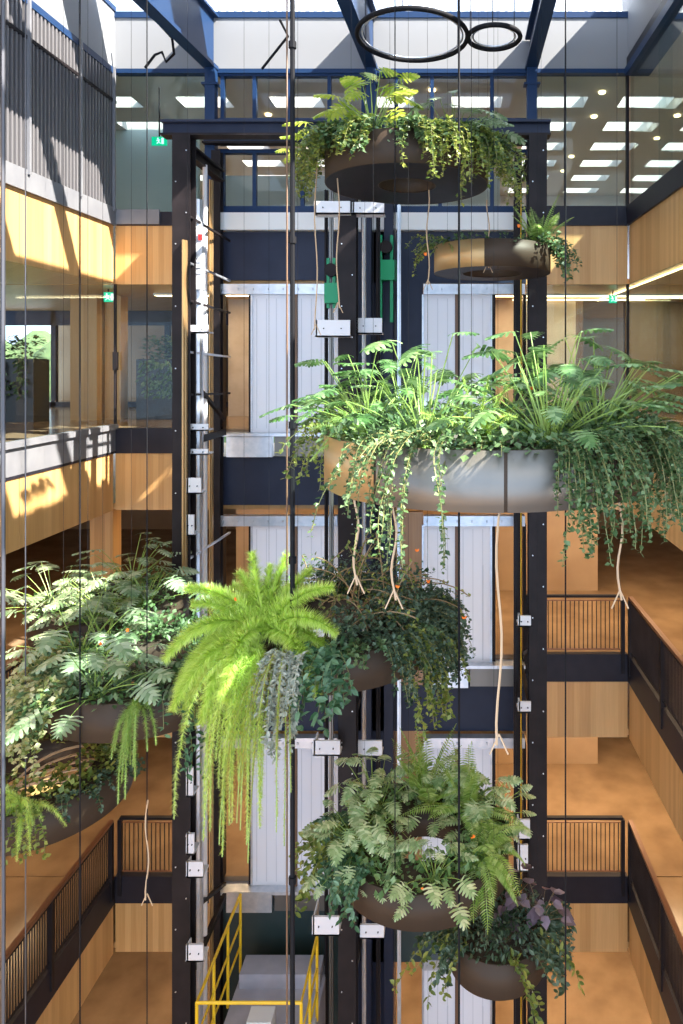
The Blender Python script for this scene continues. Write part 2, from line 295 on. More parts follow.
# ribbed screen on the roof behind the kerb
m = MB(); x = -4.6
while x < 3.2: m.box(x, x+.13, 13.0+.04, 13.1, 17.85, 19.6); m.box(x+.05, x+.13, 12.98, 13.04, 17.85, 19.6); x += .15
m.box(-4.6, 3.2, 12.96, 13.1, 17.8, 17.95)
thing('roof_screen', m, M['ribbed'], 'white ribbed metal screen on the roof behind the glass', 'screen')
# ---------------------------------------------------------------- fourth floor screen and glass
r = empty('slatted_screen', (LX(10), 10, Z4), 'tall bronze-grey vertical slat screen on the upper left wall', 'screen')
m = MB(); y = Y0
while y < D-.03: m.side('left', y, y+.035, Z4+.06, ZC-.1, -.02, .07); y += .085
m.build('slats', M['slat'], r)
m = MB(); m.side('left', Y0, D, Z4+.06, ZC-.1, .1, .13); m.build('backing', M['slatback'], r)
m = MB(); m.side('left', Y0, D, zz(104), zz(101), -.03, .09); m.build('rail', M['black'], r)
for y in (7.4, 9.05, 10.25, 11.2):
    m = MB(); m.side('left', y-.02, y+.02, Z4, ZC, -.06, -.02); m.build('mullion', M['lightedge'], r)
def pane(side, y0, y1, z0, z1, mm, off=.03, lab=''):
    m = MB(); m.side(side, y0, y1, z0, z1, off, off+.012); return struct('window_%d' % pane.n, m, M[mm], lab or None)
pane.n = 1
def bpane(x0, x1, z0, z1, mm, y=D+.04, lab=''):
    m = MB(); m.box(x0, x1, y, y+.012, z0, z1); o = struct('window_%d' % pane.n, m, M[mm], lab or None); pane.n += 1; return o
y = D-.02
for k in range(5):
    pane('right', max(Y0, y-2.0), y-.012, Z4, ZC-.1, 'glassgrey', lab='fourth floor glass pane on the right'); pane.n += 1
    pane('left', max(Y0, y-1.45), y-.012, Z3+.01, 13.36, 'glass', -.0, lab='third floor glass pane on the left'); pane.n += 1
    pane('right', max(Y0, y-2.0), y-.012, Z3+.01, 13.36, 'glassgrey', -.0, lab='third floor glass pane on the right'); pane.n += 1
    y -= 2.0 if k % 2 else 1.45
bpane(LX(D), xx(213), Z4, ZC, 'glassgrey', lab='fourth floor glass at the back left'); bpane(xx(531), RX(D), Z4, ZC, 'glassgrey', lab='fourth floor glass at the back right')
bpane(LX(D), XL, Z3, 13.36, 'glass', lab='third floor glass at the back left'); bpane(XR, RX(D), Z3, 13.36, 'glassgrey', lab='third floor glass at the back right')
t = MB(); t.box(LX(D)-.01, LX(D)+.02, D-.02, D+.03, Z3, 13.36); t.box(LX(D)-.02, LX(D)+.05, D-.04, D+.02, 11.95, 12.25)
t.box(RX(D)-.03, RX(D)+.02, D-.02, D+.04, Z4, ZC); t.box(RX(D)-.02, RX(D)+.02, D-.02, D+.04, Z3, 13.36); t.box(xx(565)-.01, xx(565)+.01, D+.02, D+.06, Z4, ZC)
struct('trim_corner', t, M['black'], 'thin black corner mullions of the glazing')
t = MB(); t.side('left', Y0, D, Z3, Z3+.08, -.06, .05); struct('trim_sill', t, M['lightedge'], 'pale sill under the third floor glass on the left')
t = MB(); t.side('left', Y0, D, Z3-.36, Z3, -.012, 0); struct('trim_sill', t, M['lightedge'], 'grey metal facing below the third floor glass on the left')
t = MB(); t.side('right', Y0, D, Z4-.22, Z4+.1, -.02, 0); t.box(XR+.1, RX(D), D-.02, D, Z4-.22, Z4+.1); t.side('right', Y0, D, ZC-.02, ZC+.2, -.02, 0); struct('trim_band', t, M['edge'], 'navy band below the fourth floor glass on the right')
# ---------------------------------------------------------------- lift core back wall
cen = MB(); cen.box(XL, xx(340), D, D+.1, zz(280), zz(232)); cen.box(xx(372), XR, D, D+.1, zz(283), zz(232))
struct('wall_spandrel', cen, M['navy'], 'navy spandrel above the third floor lift doors')
for a, b, nm in ((457, 505, 'third'), (685, 731, 'second')):
    c = MB(); c.box(XL, XR, D, D+.1, zz(b), zz(a)); struct('wall_spandrel', c, M['navy'], 'navy spandrel below the %s floor lift doors' % nm)
c = MB(); c.box(XL, XR, D, D+.1, zz(962), zz(903)); struct('wall_spandrel', c, M['darkgreen'], 'dark green panel below the first floor lift doors')
c = MB(); c.box(XL, xx(345), D+.02, D+.1, .6, zz(962)); struct('wall_pit', c, M['darkgreen'], 'dark lift shaft wall at the bottom')
# white ledge, glazing grid above
c = MB(); c.box(XL, XR, D-.12, D+.12, zz(231), zz(214)); struct('trim_ledge', c, M['white'], 'white ledge across the lift core at fourth floor level')
c = MB()
for a, b in ((118, 133), (138, 144), (149, 153), (206, 213), (72, 76)): c.box(xx(218), xx(531), D, D+.12, zz(b), zz(a))
for p in (222, 254, 289, 329, 363, 396, 432, 492): c.box(xx(p)-.03, xx(p)+.03, D+.01, D+.1, zz(118), zz(74))
for p in (222, 254, 302, 345, 396, 440, 492): c.box(xx(p)-.03, xx(p)+.03, D+.01, D+.1, zz(207), zz(150))
struct('window_frame', c, M['blue'], 'dark blue window frames above the lift core')
bpane(xx(218), xx(531), zz(118), zz(76), 'glass', lab='upper clerestory glass above the lifts'); bpane(xx(218), xx(531), zz(207), zz(153), 'glass', lab='lower clerestory glass above the lifts')
# dark wall between the two lifts
c = MB(); c.box(xx(340), xx(388), D, D+.1, 1, zz(232)); struct('wall_between', c, M['navy'], 'dark wall strip between the two lift doors')
def lift_front(lab, px0, px1, open0, open1, top, bot, floorname):
    # header, sill, frame, two ribbed leaves and the tall lit slot beside them
    r = empty('lift_door', ((xx(px0)+xx(px1))/2, D-.02, zz(bot)), 'white ribbed %s lift doors with galvanised header on the %s floor' % (lab, floorname), 'lift door')
    m = MB(); m.box(xx(min(px0, open0)), xx(max(px1, open1)), D-.16, D-.02, zz(top), zz(top-10)); m.build('header', M['silver'], r)
    m = MB(); s = xx(min(px0, open0)); e_ = xx(max(px1, open1)); k = s+.06
    while k < e_-.1: m.cyl((k, D-.17), .013, zz(top-4), zz(top-6), 8); k += .24
    m.build('header_bolts', M['silver'], r)
    m = MB(); m.box(s, e_, D-.22, D+.05, zz(bot+3), zz(bot)); m.build('sill', M['silver'], r)
    m = MB(); m.box(s+.1, s+(e_-s)*.44, D-.14, D-.03, zz(bot+24), zz(bot+4)); m.build('sill_box', M['silver'], r)
    m = MB(); m.box(s+(e_-s)*.46, e_, D-.12, D-.02, zz(bot+23), zz(bot+4)); m.build('sill_plate', M['steel'], r)
    mid = (px0+px1)/2
    for a, b in ((px0, mid-2), (mid+2, px1)):
        m = MB(); m.box(xx(a), xx(b), D-.07, D-.03, zz(bot), zz(top)); lf = m.build('door_leaf', M['door'], r)
        m = MB(); q = xx(a)+.06
        while q < xx(b)-.03: m.box(q, q+.012, D-.076, D-.07, zz(bot-4), zz(top+4)); q += .16
        m.build('groove', M['doorgroove'], lf)
        m = MB(); m.box(xx(b-8), xx(b-6.8), D-.085, D-.07, zz(bot-2), zz(top+40)); m.build('guide_strip', M['doorgroove'], lf)
    m = MB(); m.box(xx(mid-2), xx(mid+2), D-.1, D-.02, zz(bot), zz(top)); m.build('jamb', M['bcable'], r)
    m = MB(); m.box(xx(px0)-.03, xx(px0), D-.09, D, zz(bot), zz(top)); m.box(xx(px1), xx(px1)+.03, D-.09, D, zz(bot), zz(top)); m.build('frame', M['silver'], r)
    m = MB(); m.box(xx(open0)-.03, xx(open0)+.02, D-.06, D+.1, zz(bot), zz(top)); m.box(xx(open1)-.02, xx(open1)+.03, D-.06, D+.1, zz(bot), zz(top)); m.build('slot_frame', M['black'], r)
    return r
for top, bot, fn in ((295, 432, 'third'), (524, 660, 'second'), (743, 882, 'first')):
    lift_front('left-hand', 254, 339, 223, 251, top, bot, fn); lift_front('right-hand', 424, 490, 494, 524, top, bot, fn)
    c = MB(); c.box(xx(388), xx(423), D, D+.1, zz(bot+25), zz(top-12)); struct('wall_jamb', c, M['navy' if fn == 'third' else 'wood_dark'], 'narrow wall left of the right-hand lift doors on the %s floor' % fn)
lift_front('right-hand', 424, 490, 494, 524, 962, 1090, 'ground')
# ---------------------------------------------------------------- steel lift frame
YF = 9.3
def column(px0, px1, Y, py0, py1, label, d=.22, bolts=True, mm='black'):
    z0 = max(0, zz(py1, Y)); z1 = zz(py0, Y); x0, x1 = xx(px0, Y), xx(px1, Y)
    r = empty('steel_column', ((x0+x1)/2, Y, z0), label, 'column')
    m = MB(); m.box(x0, x1, Y, Y+.02, z0, z1); m.box(x0, x1, Y+d-.02, Y+d, z0, z1); m.build('flange', M[mm], r)
    c = (x0+x1)/2; m = MB(); m.box(c-.012, c+.012, Y+.02, Y+d-.02, z0, z1); m.build('web', M[mm], r)
    if bolts:
        z = z0+.2; i = 0; first = None
        while z < z1-.1:
            xq = x0+.05 if i % 2 else x1-.05
            if first is None: m = MB(); m.tube([(xq, Y-.01, z), (xq, Y, z)], .009, 6); first = m.build('bolt', M['silver'], r); xf, zf_ = xq, z
            else: c_ = first.copy(); COL.objects.link(c_); c_.location = (xq-xf, 0, z-zf_)
            z += .42; i += 1
    return r
column(172, 190, YF, 134, 1100, 'black steel column at the front left of the lift frame')
column(211, 220, D-.25, 150, 1100, 'slim black steel column at the back left of the lift frame', .16, False)
column(338, 356, YF, 132, 1100, 'black steel column at the front between the two lifts')
column(361, 371, D-.3, 150, 1100, 'slim dark steel column behind the middle column', .16, False, 'navy')
column(384, 393, D-.3, 150, 1100, 'slim dark steel column just left of the right-hand lift', .16, False, 'navy')
column(529, 547, YF, 134, 1100, 'black steel column at the front right of the lift frame')
column(515, 522, D-.35, 150, 1100, 'slim dark steel column at the back right of the lift frame', .14, False)
def ibeam(a, b, h, w, label, mm='navy'):
    a = Vector(a); b = Vector(b); r = empty('steel_beam', (a+b)/2, label, 'beam'); t = .03
    m = MB(); m.bar(a, b, .02, h-2*t); m.build('web', M[mm], r)
    for s in (-1, 1):
        o = Vector((0, 0, s*(h-t)/2)); m = MB(); m.bar(a+o, b+o, w, t); m.build('flange', M['black' if s < 0 else mm], r)
zt_ = zz(127, YF)
ibeam((xx(160, YF), YF+.1, zt_), (xx(551, YF), YF+.1, zt_), .21, .2, 'long navy steel beam across the top front of the lift frame')
ibeam((xx(208), D-.2, zz(142)), (xx(531), D-.2, zz(142)), .2, .16, 'navy steel beam across the top back of the lift frame')
for px, lab in ((178, 'left'), (347, 'middle'), (538, 'right')):
    x = xx(px, YF); ibeam((x, YF+.2, zt_-.2), (x, D-.3, zt_-.2), .18, .12, 'dark steel side beam at the top %s of the lift frame' % lab, 'black')
# diagonals and ties in the left side frame, middle and right
for i, (px, lab) in enumerate(((178, 'left'), (347, 'middle'), (538, 'right'))):
    x = xx(px, YF)+(.06 if i < 2 else -.06)
    for zc, fl in ((zz(430), 'third'), (zz(660), 'second'), (zz(882), 'first')):
        m = MB(); m.bar((x, YF+.2, zc), (x, D-.3, zc), .06, .1); m.bar((x, YF+.25, zc+.9), (x, D-.3, zc+.2), .05, .05)
        thing('tie_bar', m, M['black'], 'black tie bar on the %s side of the lift frame at %s floor level' % (lab, fl), 'steel bar')
def rail(px, Y, py0, py1, w, mm, label, name='guide_rail', cat='rail'):
    m = MB(); x = xx(px, Y); m.box(x-w/2, x+w/2, Y, Y+.06, max(0.02, zz(py1, Y)), zz(py0, Y)); m.box(x-.008, x+.008, Y-.04, Y, max(0.02, zz(py1, Y)), zz(py0, Y))
    return thing(name, m, M[mm], label, cat)
def pipe(px, Y, py0, py1, r_, mm, label, name='conduit', cat='pipe'):
    m = MB(); m.cyl((xx(px, Y), Y), r_, max(0.02, zz(py1, Y)), zz(py0, Y), 12); return thing(name, m, M[mm], label, cat, smooth=False)
rail(184, YF-.06, 240, 640, .06, 'brass', 'tan metal strip on the front left column', 'metal_strip', 'strip')
pipe(198, YF+.5, 200, 1100, .075, 'silver', 'thick galvanised conduit in the left lift frame')
pipe(205, YF+.9, 165, 1100, .035, 'whitesteel', 'thin white conduit just right of the thick galvanised one')
rail(210.5, YF+1.2, 180, 1100, .05, 'brass', 'tan guide rail at the left edge of the left-hand lift')
rail(331, YF+1.2, 190, 1100, .06, 'steel', 'steel guide rail left of the middle column'); rail(326, YF+1.5, 190, 1100, .05, 'black', 'black guide rail at the right edge of the left-hand lift')
rail(378, YF+1.0, 200, 1100, .06, 'black', 'black guide rail right of the middle column'); pipe(364, YF+.7, 205, 1100, .03, 'silver', 'thin galvanised conduit right of the middle column')
rail(399, YF+.6, 205, 1100, .05, 'silver', 'silver guide rail at the left edge of the right-hand lift')
rail(516, YF+.3, 200, 1100, .06, 'black', 'black guide rail at the right edge of the right-hand lift'); pipe(521, YF+.7, 190, 1100, .008, 'yellow', 'thin yellow cable pipe beside the right black guide rail')
# boxes, brackets
def bracket(px0, px1, py0, py1, Y, label, mm='whitesteel'):
    r = empty('bracket', at((px0+px1)/2, py1, Y), label, 'bracket')
    a = at(px0, py1, Y); b = at(px1, py0, Y)
    m = MB(); m.box(a.x, b.x, Y, Y+.03, a.z, b.z); m.build('plate', M[mm], r)
    m = MB(); m.box(a.x, b.x, Y, Y+.22, a.z, a.z+.02); m.build('foot_plate', M[mm], r)
    for t in (.25, .75): m = MB(); x = a.x+(b.x-a.x)*t; m.tube([(x, Y-.015, (a.z+b.z)/2), (x, Y, (a.z+b.z)/2)], .009, 6); m.build('bolt', M['black'], r)
    if Y < 9.28: m = MB(); m.box(a.x+.01, a.x+.03, Y, 9.32, a.z, b.z); m.build('web_plate', M[mm], r)
for a in ((314, 350, 201, 214, 9.2, 'white steel bracket on the middle column just below the top planter'), (352, 384, 202, 214, 9.27, 'white steel bracket right of the middle column below the top planter'),
          (315, 350, 320, 337, 9.1, 'white steel bracket left of the middle column at third floor height'), (357, 382, 318, 334, 9.5, 'white steel bracket right of the middle column at third floor height'),
          (313, 340, 741, 756, 9.1, 'white steel bracket left of the middle column below the fern planter'), (358, 382, 741, 757, 9.5, 'pale steel bracket right of the middle column below the fern planter'),
          (312, 339, 917, 936, 9.0, 'white steel bracket left of the middle column beside the yellow rail'), (360, 384, 925, 939, 9.4, 'pale steel bracket right of the middle column under the lower planter'),
          (518, 531, 616, 627, 9.2, 'small white bracket on the right column at second floor height'), (518, 531, 702, 713, 9.2, 'small white bracket on the right column below the second floor'),
          (186, 203, 862, 878, 9.2, 'white angled bracket on the left column at first floor height'), (186, 203, 945, 962, 9.2, 'white angled bracket low on the left column'),
          (186, 201, 478, 494, 9.25, 'small white box plate on the left column under the third floor'), (186, 194, 515, 536, 9.25, 'narrow white plate on the left column at second floor height'),
          (188, 208, 424, 431, 9.4, 'silver pipe clamp on the left conduit at third floor level'), (188, 208, 449, 455, 9.4, 'silver pipe clamp just under the third floor level'), (184, 208, 325, 333, 9.4, 'silver pipe clamp on the upper left conduit'),
          (186, 194, 834, 855, 9.25, 'white house-shaped tag plate on the left column'), (186, 193, 768, 797, 9.25, 'grey hanging plate on the left column above the first floor'),
          (517, 530, 820, 840, 9.2, 'small white bracket on the right column at first floor height'), (518, 528, 845, 872, 9.2, 'pale grey box on the right column at first floor height')):
    bracket(*a)
r = empty('junction_box', at(197, 290, 9.7), 'white electrical box with a red mark on the upper left conduit', 'electrical box')
m = MB(); a, b = at(190, 290, 9.7), at(205, 228, 9.7); m.box(a.x, b.x, 9.58, 9.7, a.z, b.z); m.build('case', M['whitesteel'], r)
m = MB(); a, b = at(198, 240, 9.56), at(202, 234, 9.56); m.box(a.x, b.x, 9.565, 9.58, a.z, b.z); m.build('red_mark', M['red'], r)
m = MB(); a, b = at(192, 262, 9.56), at(201, 261, 9.56)
for q in range(3): m.box(a.x, b.x, 9.57, 9.58, a.z-q*.08, a.z-q*.08+.015)
m.build('label_lines', M['doorgroove'], r)
for k, py in enumerate((215, 262, 300, 352, 395, 560)):
    z = zz(py, YF); x = xx(187, YF); m = MB(); m.bar((x, YF+.05, z), (x+.02, D-.3, z-.05), .03, .03); thing('cross_tie', m, M['silver' if k % 2 else 'black'], 'thin %s tie in the left lift frame, %s of six from top' % ('silver' if k % 2 else 'black', ('first', 'second', 'third', 'fourth', 'fifth', 'last')[k]), 'steel bar')
# green counterweight buffers between the shafts
for i, (px, py0, py1, w, lab) in enumerate(((331, 258, 308, 9, 'green machine bracket left of the middle column'), (386, 235, 322, 14, 'tall green machine bracket right of the middle column'))):
    r = empty('machine_frame', at(px, py1, (10.42, 10.88)[i]), lab, 'machine'); Y = (10.42, 10.88)[i]
    m = MB(); a, b = at(px-w/2, py1, Y), at(px-w/2+3, py0, Y); m.box(a.x, b.x, Y, Y+.1, a.z, b.z); a, b = at(px+w/2-3, py1, Y), at(px+w/2, py0, Y); m.box(a.x, b.x, Y, Y+.1, a.z, b.z); m.build('upright', M['green'], r)
    m = MB(); a, b = at(px-w/2-2, py0+45, Y-.05), at(px+w/2+3, py0+25, Y-.05); m.box(a.x, b.x, Y-.08, Y+.1, a.z, b.z); m.build('block', M['green'], r)
    m = MB(); c = at(px, py0+12, Y-.05); m.tube([(c.x, Y-.08, c.z), (c.x, Y+.05, c.z)], .1, 16); m.build('pulley', M['black'], r)
# diagonal stay plates seen in the lit left frame
# ---------------------------------------------------------------- lift car roof with yellow rails
r = empty('lift_car', (-2.7, 10, 1.2), 'grey lift car roof with yellow safety rails at the bottom', 'lift car')
m = MB(); m.box(-3.35, -2.02, 9.1, 10.95, 1.2, 2.5); m.build('cabin', M['carroof'], r)
m = MB(); m.box(-3.3, -2.07, 10.55, 10.9, 2.5, 2.72); m.build('roof_box', M['carroof'], r)
m = MB(); m.box(-3.2, -2.2, 9.5, 9.8, 2.5, 2.62); m.build('roof_channel', M['carroof'], r)
m = MB(); m.box(-2.95, -2.6, 9.75, 10.0, 2.5, 2.75); m.build('fan_cover', M['white'], r)
m = MB(); zr = 3.67
m.tube([(-3.39, 10.9, zr), (-3.39, 9.06, zr), (-2.02, 9.06, zr), (-2.02, 10.1, zr)], .024, 8)
m.build('top_rail', M['yellow'], r)
for dz in (.45, .8):
    m = MB(); m.tube([(-3.39, 10.9, zr-dz), (-3.39, 9.06, zr-dz), (-2.02, 9.06, zr-dz), (-2.02, 10.1, zr-dz)], .018, 8); m.build('guard_rail', M['yellow'], r)
for x, y in ((-3.39, 10.9), (-3.39, 10.3), (-3.39, 9.7), (-3.39, 9.06), (-2.02, 9.06), (-2.02, 10.1), (-2.02, 9.6)):
    m = MB(); m.tube([(x, y, 2.45), (x, y, zr)], .022, 8); m.build('post', M['yellow'], r)
# ---------------------------------------------------------------- balustrades of the first and second floors
def balustrade(kind, zf, fl):
    H = .98
    if kind in ('left', 'right'):
        y0, y1 = Y0, D-.06; r = empty('balustrade', ((LX if kind == 'left' else RX)(9.5), 9.5, zf), 'dark barred balustrade along the %s side of the void on the %s floor' % (kind, fl), 'balustrade')
        m = MB(); m.side(kind, y0, y1, zf+H-.045, zf+H, -.01, .06); m.build('handrail', M['copper'], r)
        m = MB(); m.side(kind, y0, y1, zf+H-.1, zf+H-.08, .01, .03); m.side(kind, y0, y1, zf+.08, zf+.1, .01, .03); m.build('rail', M['black'], r)
        m = MB(); y = y0
        while y < y1: m.side(kind, y, y+.012, zf+.08, zf+H-.09, .012, .026); y += .055
        m.build('bars', M['black'], r)
        for y in (11.2, 9.6, 8.0, 6.4, 4.8, 3.2, 1.6): m = MB(); m.side(kind, y-.03, y+.03, zf-.3, zf+H-.045, -.02, .05); m.build('post', M['black'], r)
    else:
        x0, x1 = (LX(D)+.1, xx(173)) if kind == 'back left' else (xx(546), RX(D)-.1)
        x0, x1 = (LX(D)+.08, XL) if kind == 'back left' else (XR, RX(D)-.08)
        r = empty('balustrade', ((x0+x1)/2, D, zf), 'dark barred balustrade at the %s of the void on the %s floor' % (kind, fl), 'balustrade')
        m = MB(); m.box(x0, x1, D-.01, D+.05, zf+H-.04, zf+H); m.build('handrail', M['black'], r)
        m = MB(); m.box(x0, x1, D+.01, D+.03, zf+H-.1, zf+H-.085); m.box(x0, x1, D+.01, D+.03, zf+.08, zf+.1); m.build('rail', M['copper'], r)
        m = MB(); x = x0
        while x < x1: m.box(x, x+.012, D+.012, D+.026, zf+.08, zf+H-.09); x += .072
        m.build('bars', M['black'], r)
        for x in (x0, x1): m = MB(); m.box(x-.03, x+.03, D-.02, D+.05, zf-.3, zf+H-.04); m.build('post', M['black'], r)
for zf, fl in ((Z2, 'second'), (Z1, 'first')):
    for k_ in ('left', 'right', 'back left', 'back right'): balustrade(k_, zf, fl)
# ---------------------------------------------------------------- strip lights added to brighten the corridors, each with its lamp
def strip(x0, x1, y0, y1, z, power, label, col=(1, .73, .44)):
    r = empty('added_ceiling_light', ((x0+x1)/2, (y0+y1)/2, z), label, 'light', 'added ceiling strip lights')
    m = MB(); m.box(x0, x1, y0, y1, z-.03, z); m.build('housing', M['white'], r)
    m = MB(); m.box(x0+.02, x1-.02, y0+.02, y1-.02, z-.04, z-.03); m.build('diffuser', M['lamp'], r)
    ld = bpy.data.lights.new('lamp', 'AREA'); ld.shape = 'RECTANGLE'; ld.size = x1-x0; ld.size_y = y1-y0; ld.energy = power; ld.color = col
    lo = bpy.data.objects.new('lamp', ld); COL.objects.link(lo); lo.parent = r; lo.location = (0, 0, -.06)
for zc, fl, p in ((2.41, 'ground', 50), (5.93, 'first', 60), (9.66, 'second', 45), (13.36, 'third', 40)):
    if fl != 'third': strip(-8.0, -7.8, 4, 13, zc, p*.8, 'added warm strip light in the %s floor soffit left of the void' % fl)
    strip(4.6, 4.8, 4, 13, zc, p*(3.2 if fl == 'second' else 1.5), 'added warm strip light in the %s floor soffit right of the void' % fl)
    strip(-5.6, -.6, 12.8, 13.0, zc, p*.9, 'added warm strip light in the %s floor soffit behind the left-hand lift' % fl)
    strip(.4, 4.4, 12.9, 13.1, zc, p*1.3, 'added warm strip light in the %s floor soffit behind the right-hand lift' % fl)
m = MB(); m.side('right', Y0, 14.0, 13.325, 13.345, .12, .15); m.box(XR, RX(D)+1, 13.9, 13.93, 13.33, 13.35); thing('cove_light', m, M['lamp'], 'thin warm cove light line along the third floor soffit on the right', 'light')
# downlights in the fourth floor ceiling
dl = None
for i, (x, y) in enumerate(((2.6, 12.2), (4.3, 12.1), (2.7, 13.4), (4.3, 13.35), (2.7, 16.0), (2.7, 17.2), (-.4, 12.1), (4.3, 14.7), (5.0, 10.2), (-3.6, 13.3))):
    if dl is None:
        m = MB(); m.tube([(x, y, ZC-.03), (x, y, ZC)], .06, 12); dl = thing('downlight', m, M['lamp'], 'small round warm downlight in the grey fourth floor ceiling', 'light', 'fourth floor downlights')
    else:
        c = dl.copy(); COL.objects.link(c); c.location = (x, y, ZC-.03)
# exit signs
def exit_sign(px, py, Y, w, h, label):
    c = at(px, py, Y); r = empty('exit_sign', c, label, 'sign')
    m = MB(); m.box(c.x-w/2, c.x+w/2, Y, Y+.03, c.z-h/2, c.z+h/2); m.build('panel', M['signgreen'], r)
    m = MB(); q = Y-.006; s = h
    m.tube([(c.x-.12*s, q, c.z+.3*s), (c.x-.12*s, q-.002, c.z+.3*s+.001)], .09*s, 10)
    m.bar((c.x-.1*s, q, c.z+.22*s), (c.x, q, c.z-.1*s), .012*s/.1*.6, .01); m.bar((c.x, q, c.z-.08*s), (c.x-.25*s, q, c.z-.32*s), .06*s, .01); m.bar((c.x, q, c.z-.08*s), (c.x+.2*s, q, c.z-.3*s), .06*s, .01)
    m.bar((c.x-.3*s, q, c.z+.05*s), (c.x+.15*s, q, c.z+.12*s), .05*s, .01); m.box(c.x+.3*s, c.x+.55*s, q, q+.006, c.z-.35*s, c.z+.35*s)
    m.build('running_figure', M['signwhite'], r)
    m = MB(); m.box(c.x-.01, c.x+.01, Y+.005, Y+.025, c.z+h/2, 16.87 if c.z > 14 else 13.36); m.build('hanging_rod', M['black'], r)
exit_sign(159, 141, 12.0, .26, .15, 'green exit sign behind the fourth floor glass at the back left')
exit_sign(108, 297, 12.0, .15, .17, 'green exit sign behind the third floor glass on the left')
exit_sign(613, 299, 12.3, .14, .14, 'small green exit sign behind the third floor glass on the right')
# third floor: dark planter boxes in the left room
def shrub_leaves(mb, base, n_, h, spread, L):
    for _ in range(n_):
        a = random.uniform(0, 6.28); rr = spread*math.sqrt(random.random()); o = Vector((base[0]+rr*math.cos(a), base[1]+rr*math.sin(a)*.6, base[2]+random.uniform(0, h)))
        leaf(mb, T_OVAL, o, Vector((math.cos(a), math.sin(a), random.uniform(-.4, .9))), Vector((0, 0, 1)), random.uniform(.6, 1.1)*L)
# ---------------------------------------------------------------- planting library
def _t(v, f): return np.array(v, dtype=float), f
T_SMALL = _t([(0,0,0), (.45,.36,.06), (1,0,-.04), (.45,-.36,.06)], [(0,1,2), (0,2,3)])
T_OVAL = _t([(0,0,0), (.3,.22,.04), (.7,.2,.0), (1,0,-.12), (.7,-.2,.0), (.3,-.22,.04), (.5,0,-.03)], [(0,1,6), (1,2,6), (2,3,6), (3,4,6), (4,5,6), (5,0,6)])
T_LANCE = _t([(0,0,0), (.35,.10,.02), (1,0,-.1), (.35,-.10,.02)], [(0,1,2), (0,2,3)])
T_NEEDLE = _t([(0,.05,0), (0,-.05,0), (1,0,0)], [(0,1,2)])
T_BROAD = _t([(0,0,0), (.1,.3,.06), (.5,.42,.02), (1,0,-.15), (.5,-.42,.02), (.1,-.3,.06), (.5,0,-.04)], [(0,1,6), (1,2,6), (2,3,6), (3,4,6), (4,5,6), (5,0,6)])
def lobed():
    v, f = [], []
    dr = lambda u: -.16*u*u
    K = 7
    for s in (1, -1):
        for k in range(K):
            a = .02+k*.125; b = a+.11; wv = [.40, .47, .47, .42, .36, .27, .18][k]; sw = [-.16, -.02, .06, .10, .13, .15, .16][k]
            i = len(v); ta = a+sw
            v += [(a, 0, dr(a)), (b, 0, dr(b)), (ta+.12, s*wv*.62, dr(ta)-.02), (ta+.11, s*wv, dr(ta)-.08), (ta+.035, s*wv*.98, dr(ta)-.08), (a+sw*.4, s*wv*.5, dr(a)-.01)]
            f += [(i, i+1, i+2, i+5), (i+5, i+2, i+3, i+4)]
    i = len(v); v += [(.86, .05, dr(.86)), (1.06, 0, dr(1.06)), (.86, -.05, dr(.86))]; f.append((i, i+1, i+2))
    # thin midrib ribbon ties the lobes into one island
    w_ = [(0, 0, 0)]
    return _t(v, f)
T_LOBED = lobed()
def leaf(mb, T, o, d, up, L, wscale=1.):
    u = d.normalized(); w = up-u*up.dot(u)
    if w.length < 1e-3: w = Vector((.3, .2, .9))-u*.9*u.z
    w.normalize(); v = w.cross(u)
    B = np.array([u, v*wscale, w]); mb.add(T[0]@B*L+np.array(o), T[1])
def rv(s=1.): return Vector((random.uniform(-s, s), random.uniform(-s, s), random.uniform(-s, s)))
def arc(o, az, el, L, n_=7, droop=.5):
    pts = [Vector(o)]; d = Vector((math.cos(az)*math.cos(el), math.sin(az)*math.cos(el), math.sin(el)))
    for i in range(n_): pts.append(pts[-1]+d*(L/n_)); d = (d+Vector((0, 0, -droop/n_))+rv(.03)).normalized()
    return pts, d
def plant(name, loc, label, cat, group=None): return empty(name, loc, label, cat, group)
def philodendron(loc, n_, PL, LL, label, mm='l_xan', az=(0, 6.28), el=(.35, 1.35), scalez=1., stem='stemgreen', T=None, group=None):
    T = T or T_LOBED
    r = plant('philodendron', loc, label, 'plant', group); lv = MB(); st = MB(); o = Vector(loc)
    for i in range(n_):
        a = random.uniform(*az); e = random.uniform(*el); L = PL*random.uniform(.6, 1.08)
        b = o+Vector((random.uniform(-.04, .04), random.uniform(-.04, .04), 0)); pts, d = arc(b, a, e, L, 6, .45)
        st.tube(pts, [(.0062-.0005*j)*min(1, PL/.5) for j in range(7)], 4, False)
        ld = Vector((math.cos(a), math.sin(a), random.uniform(-.4, .12)))+rv(.22)
        leaf(lv, T, pts[-1], ld, Vector((0, 0, 1))+rv(.25), LL*random.uniform(.65, 1.15))
    lv.build('leaves', M[mm], r); st.build('stems', M[stem], r); return r
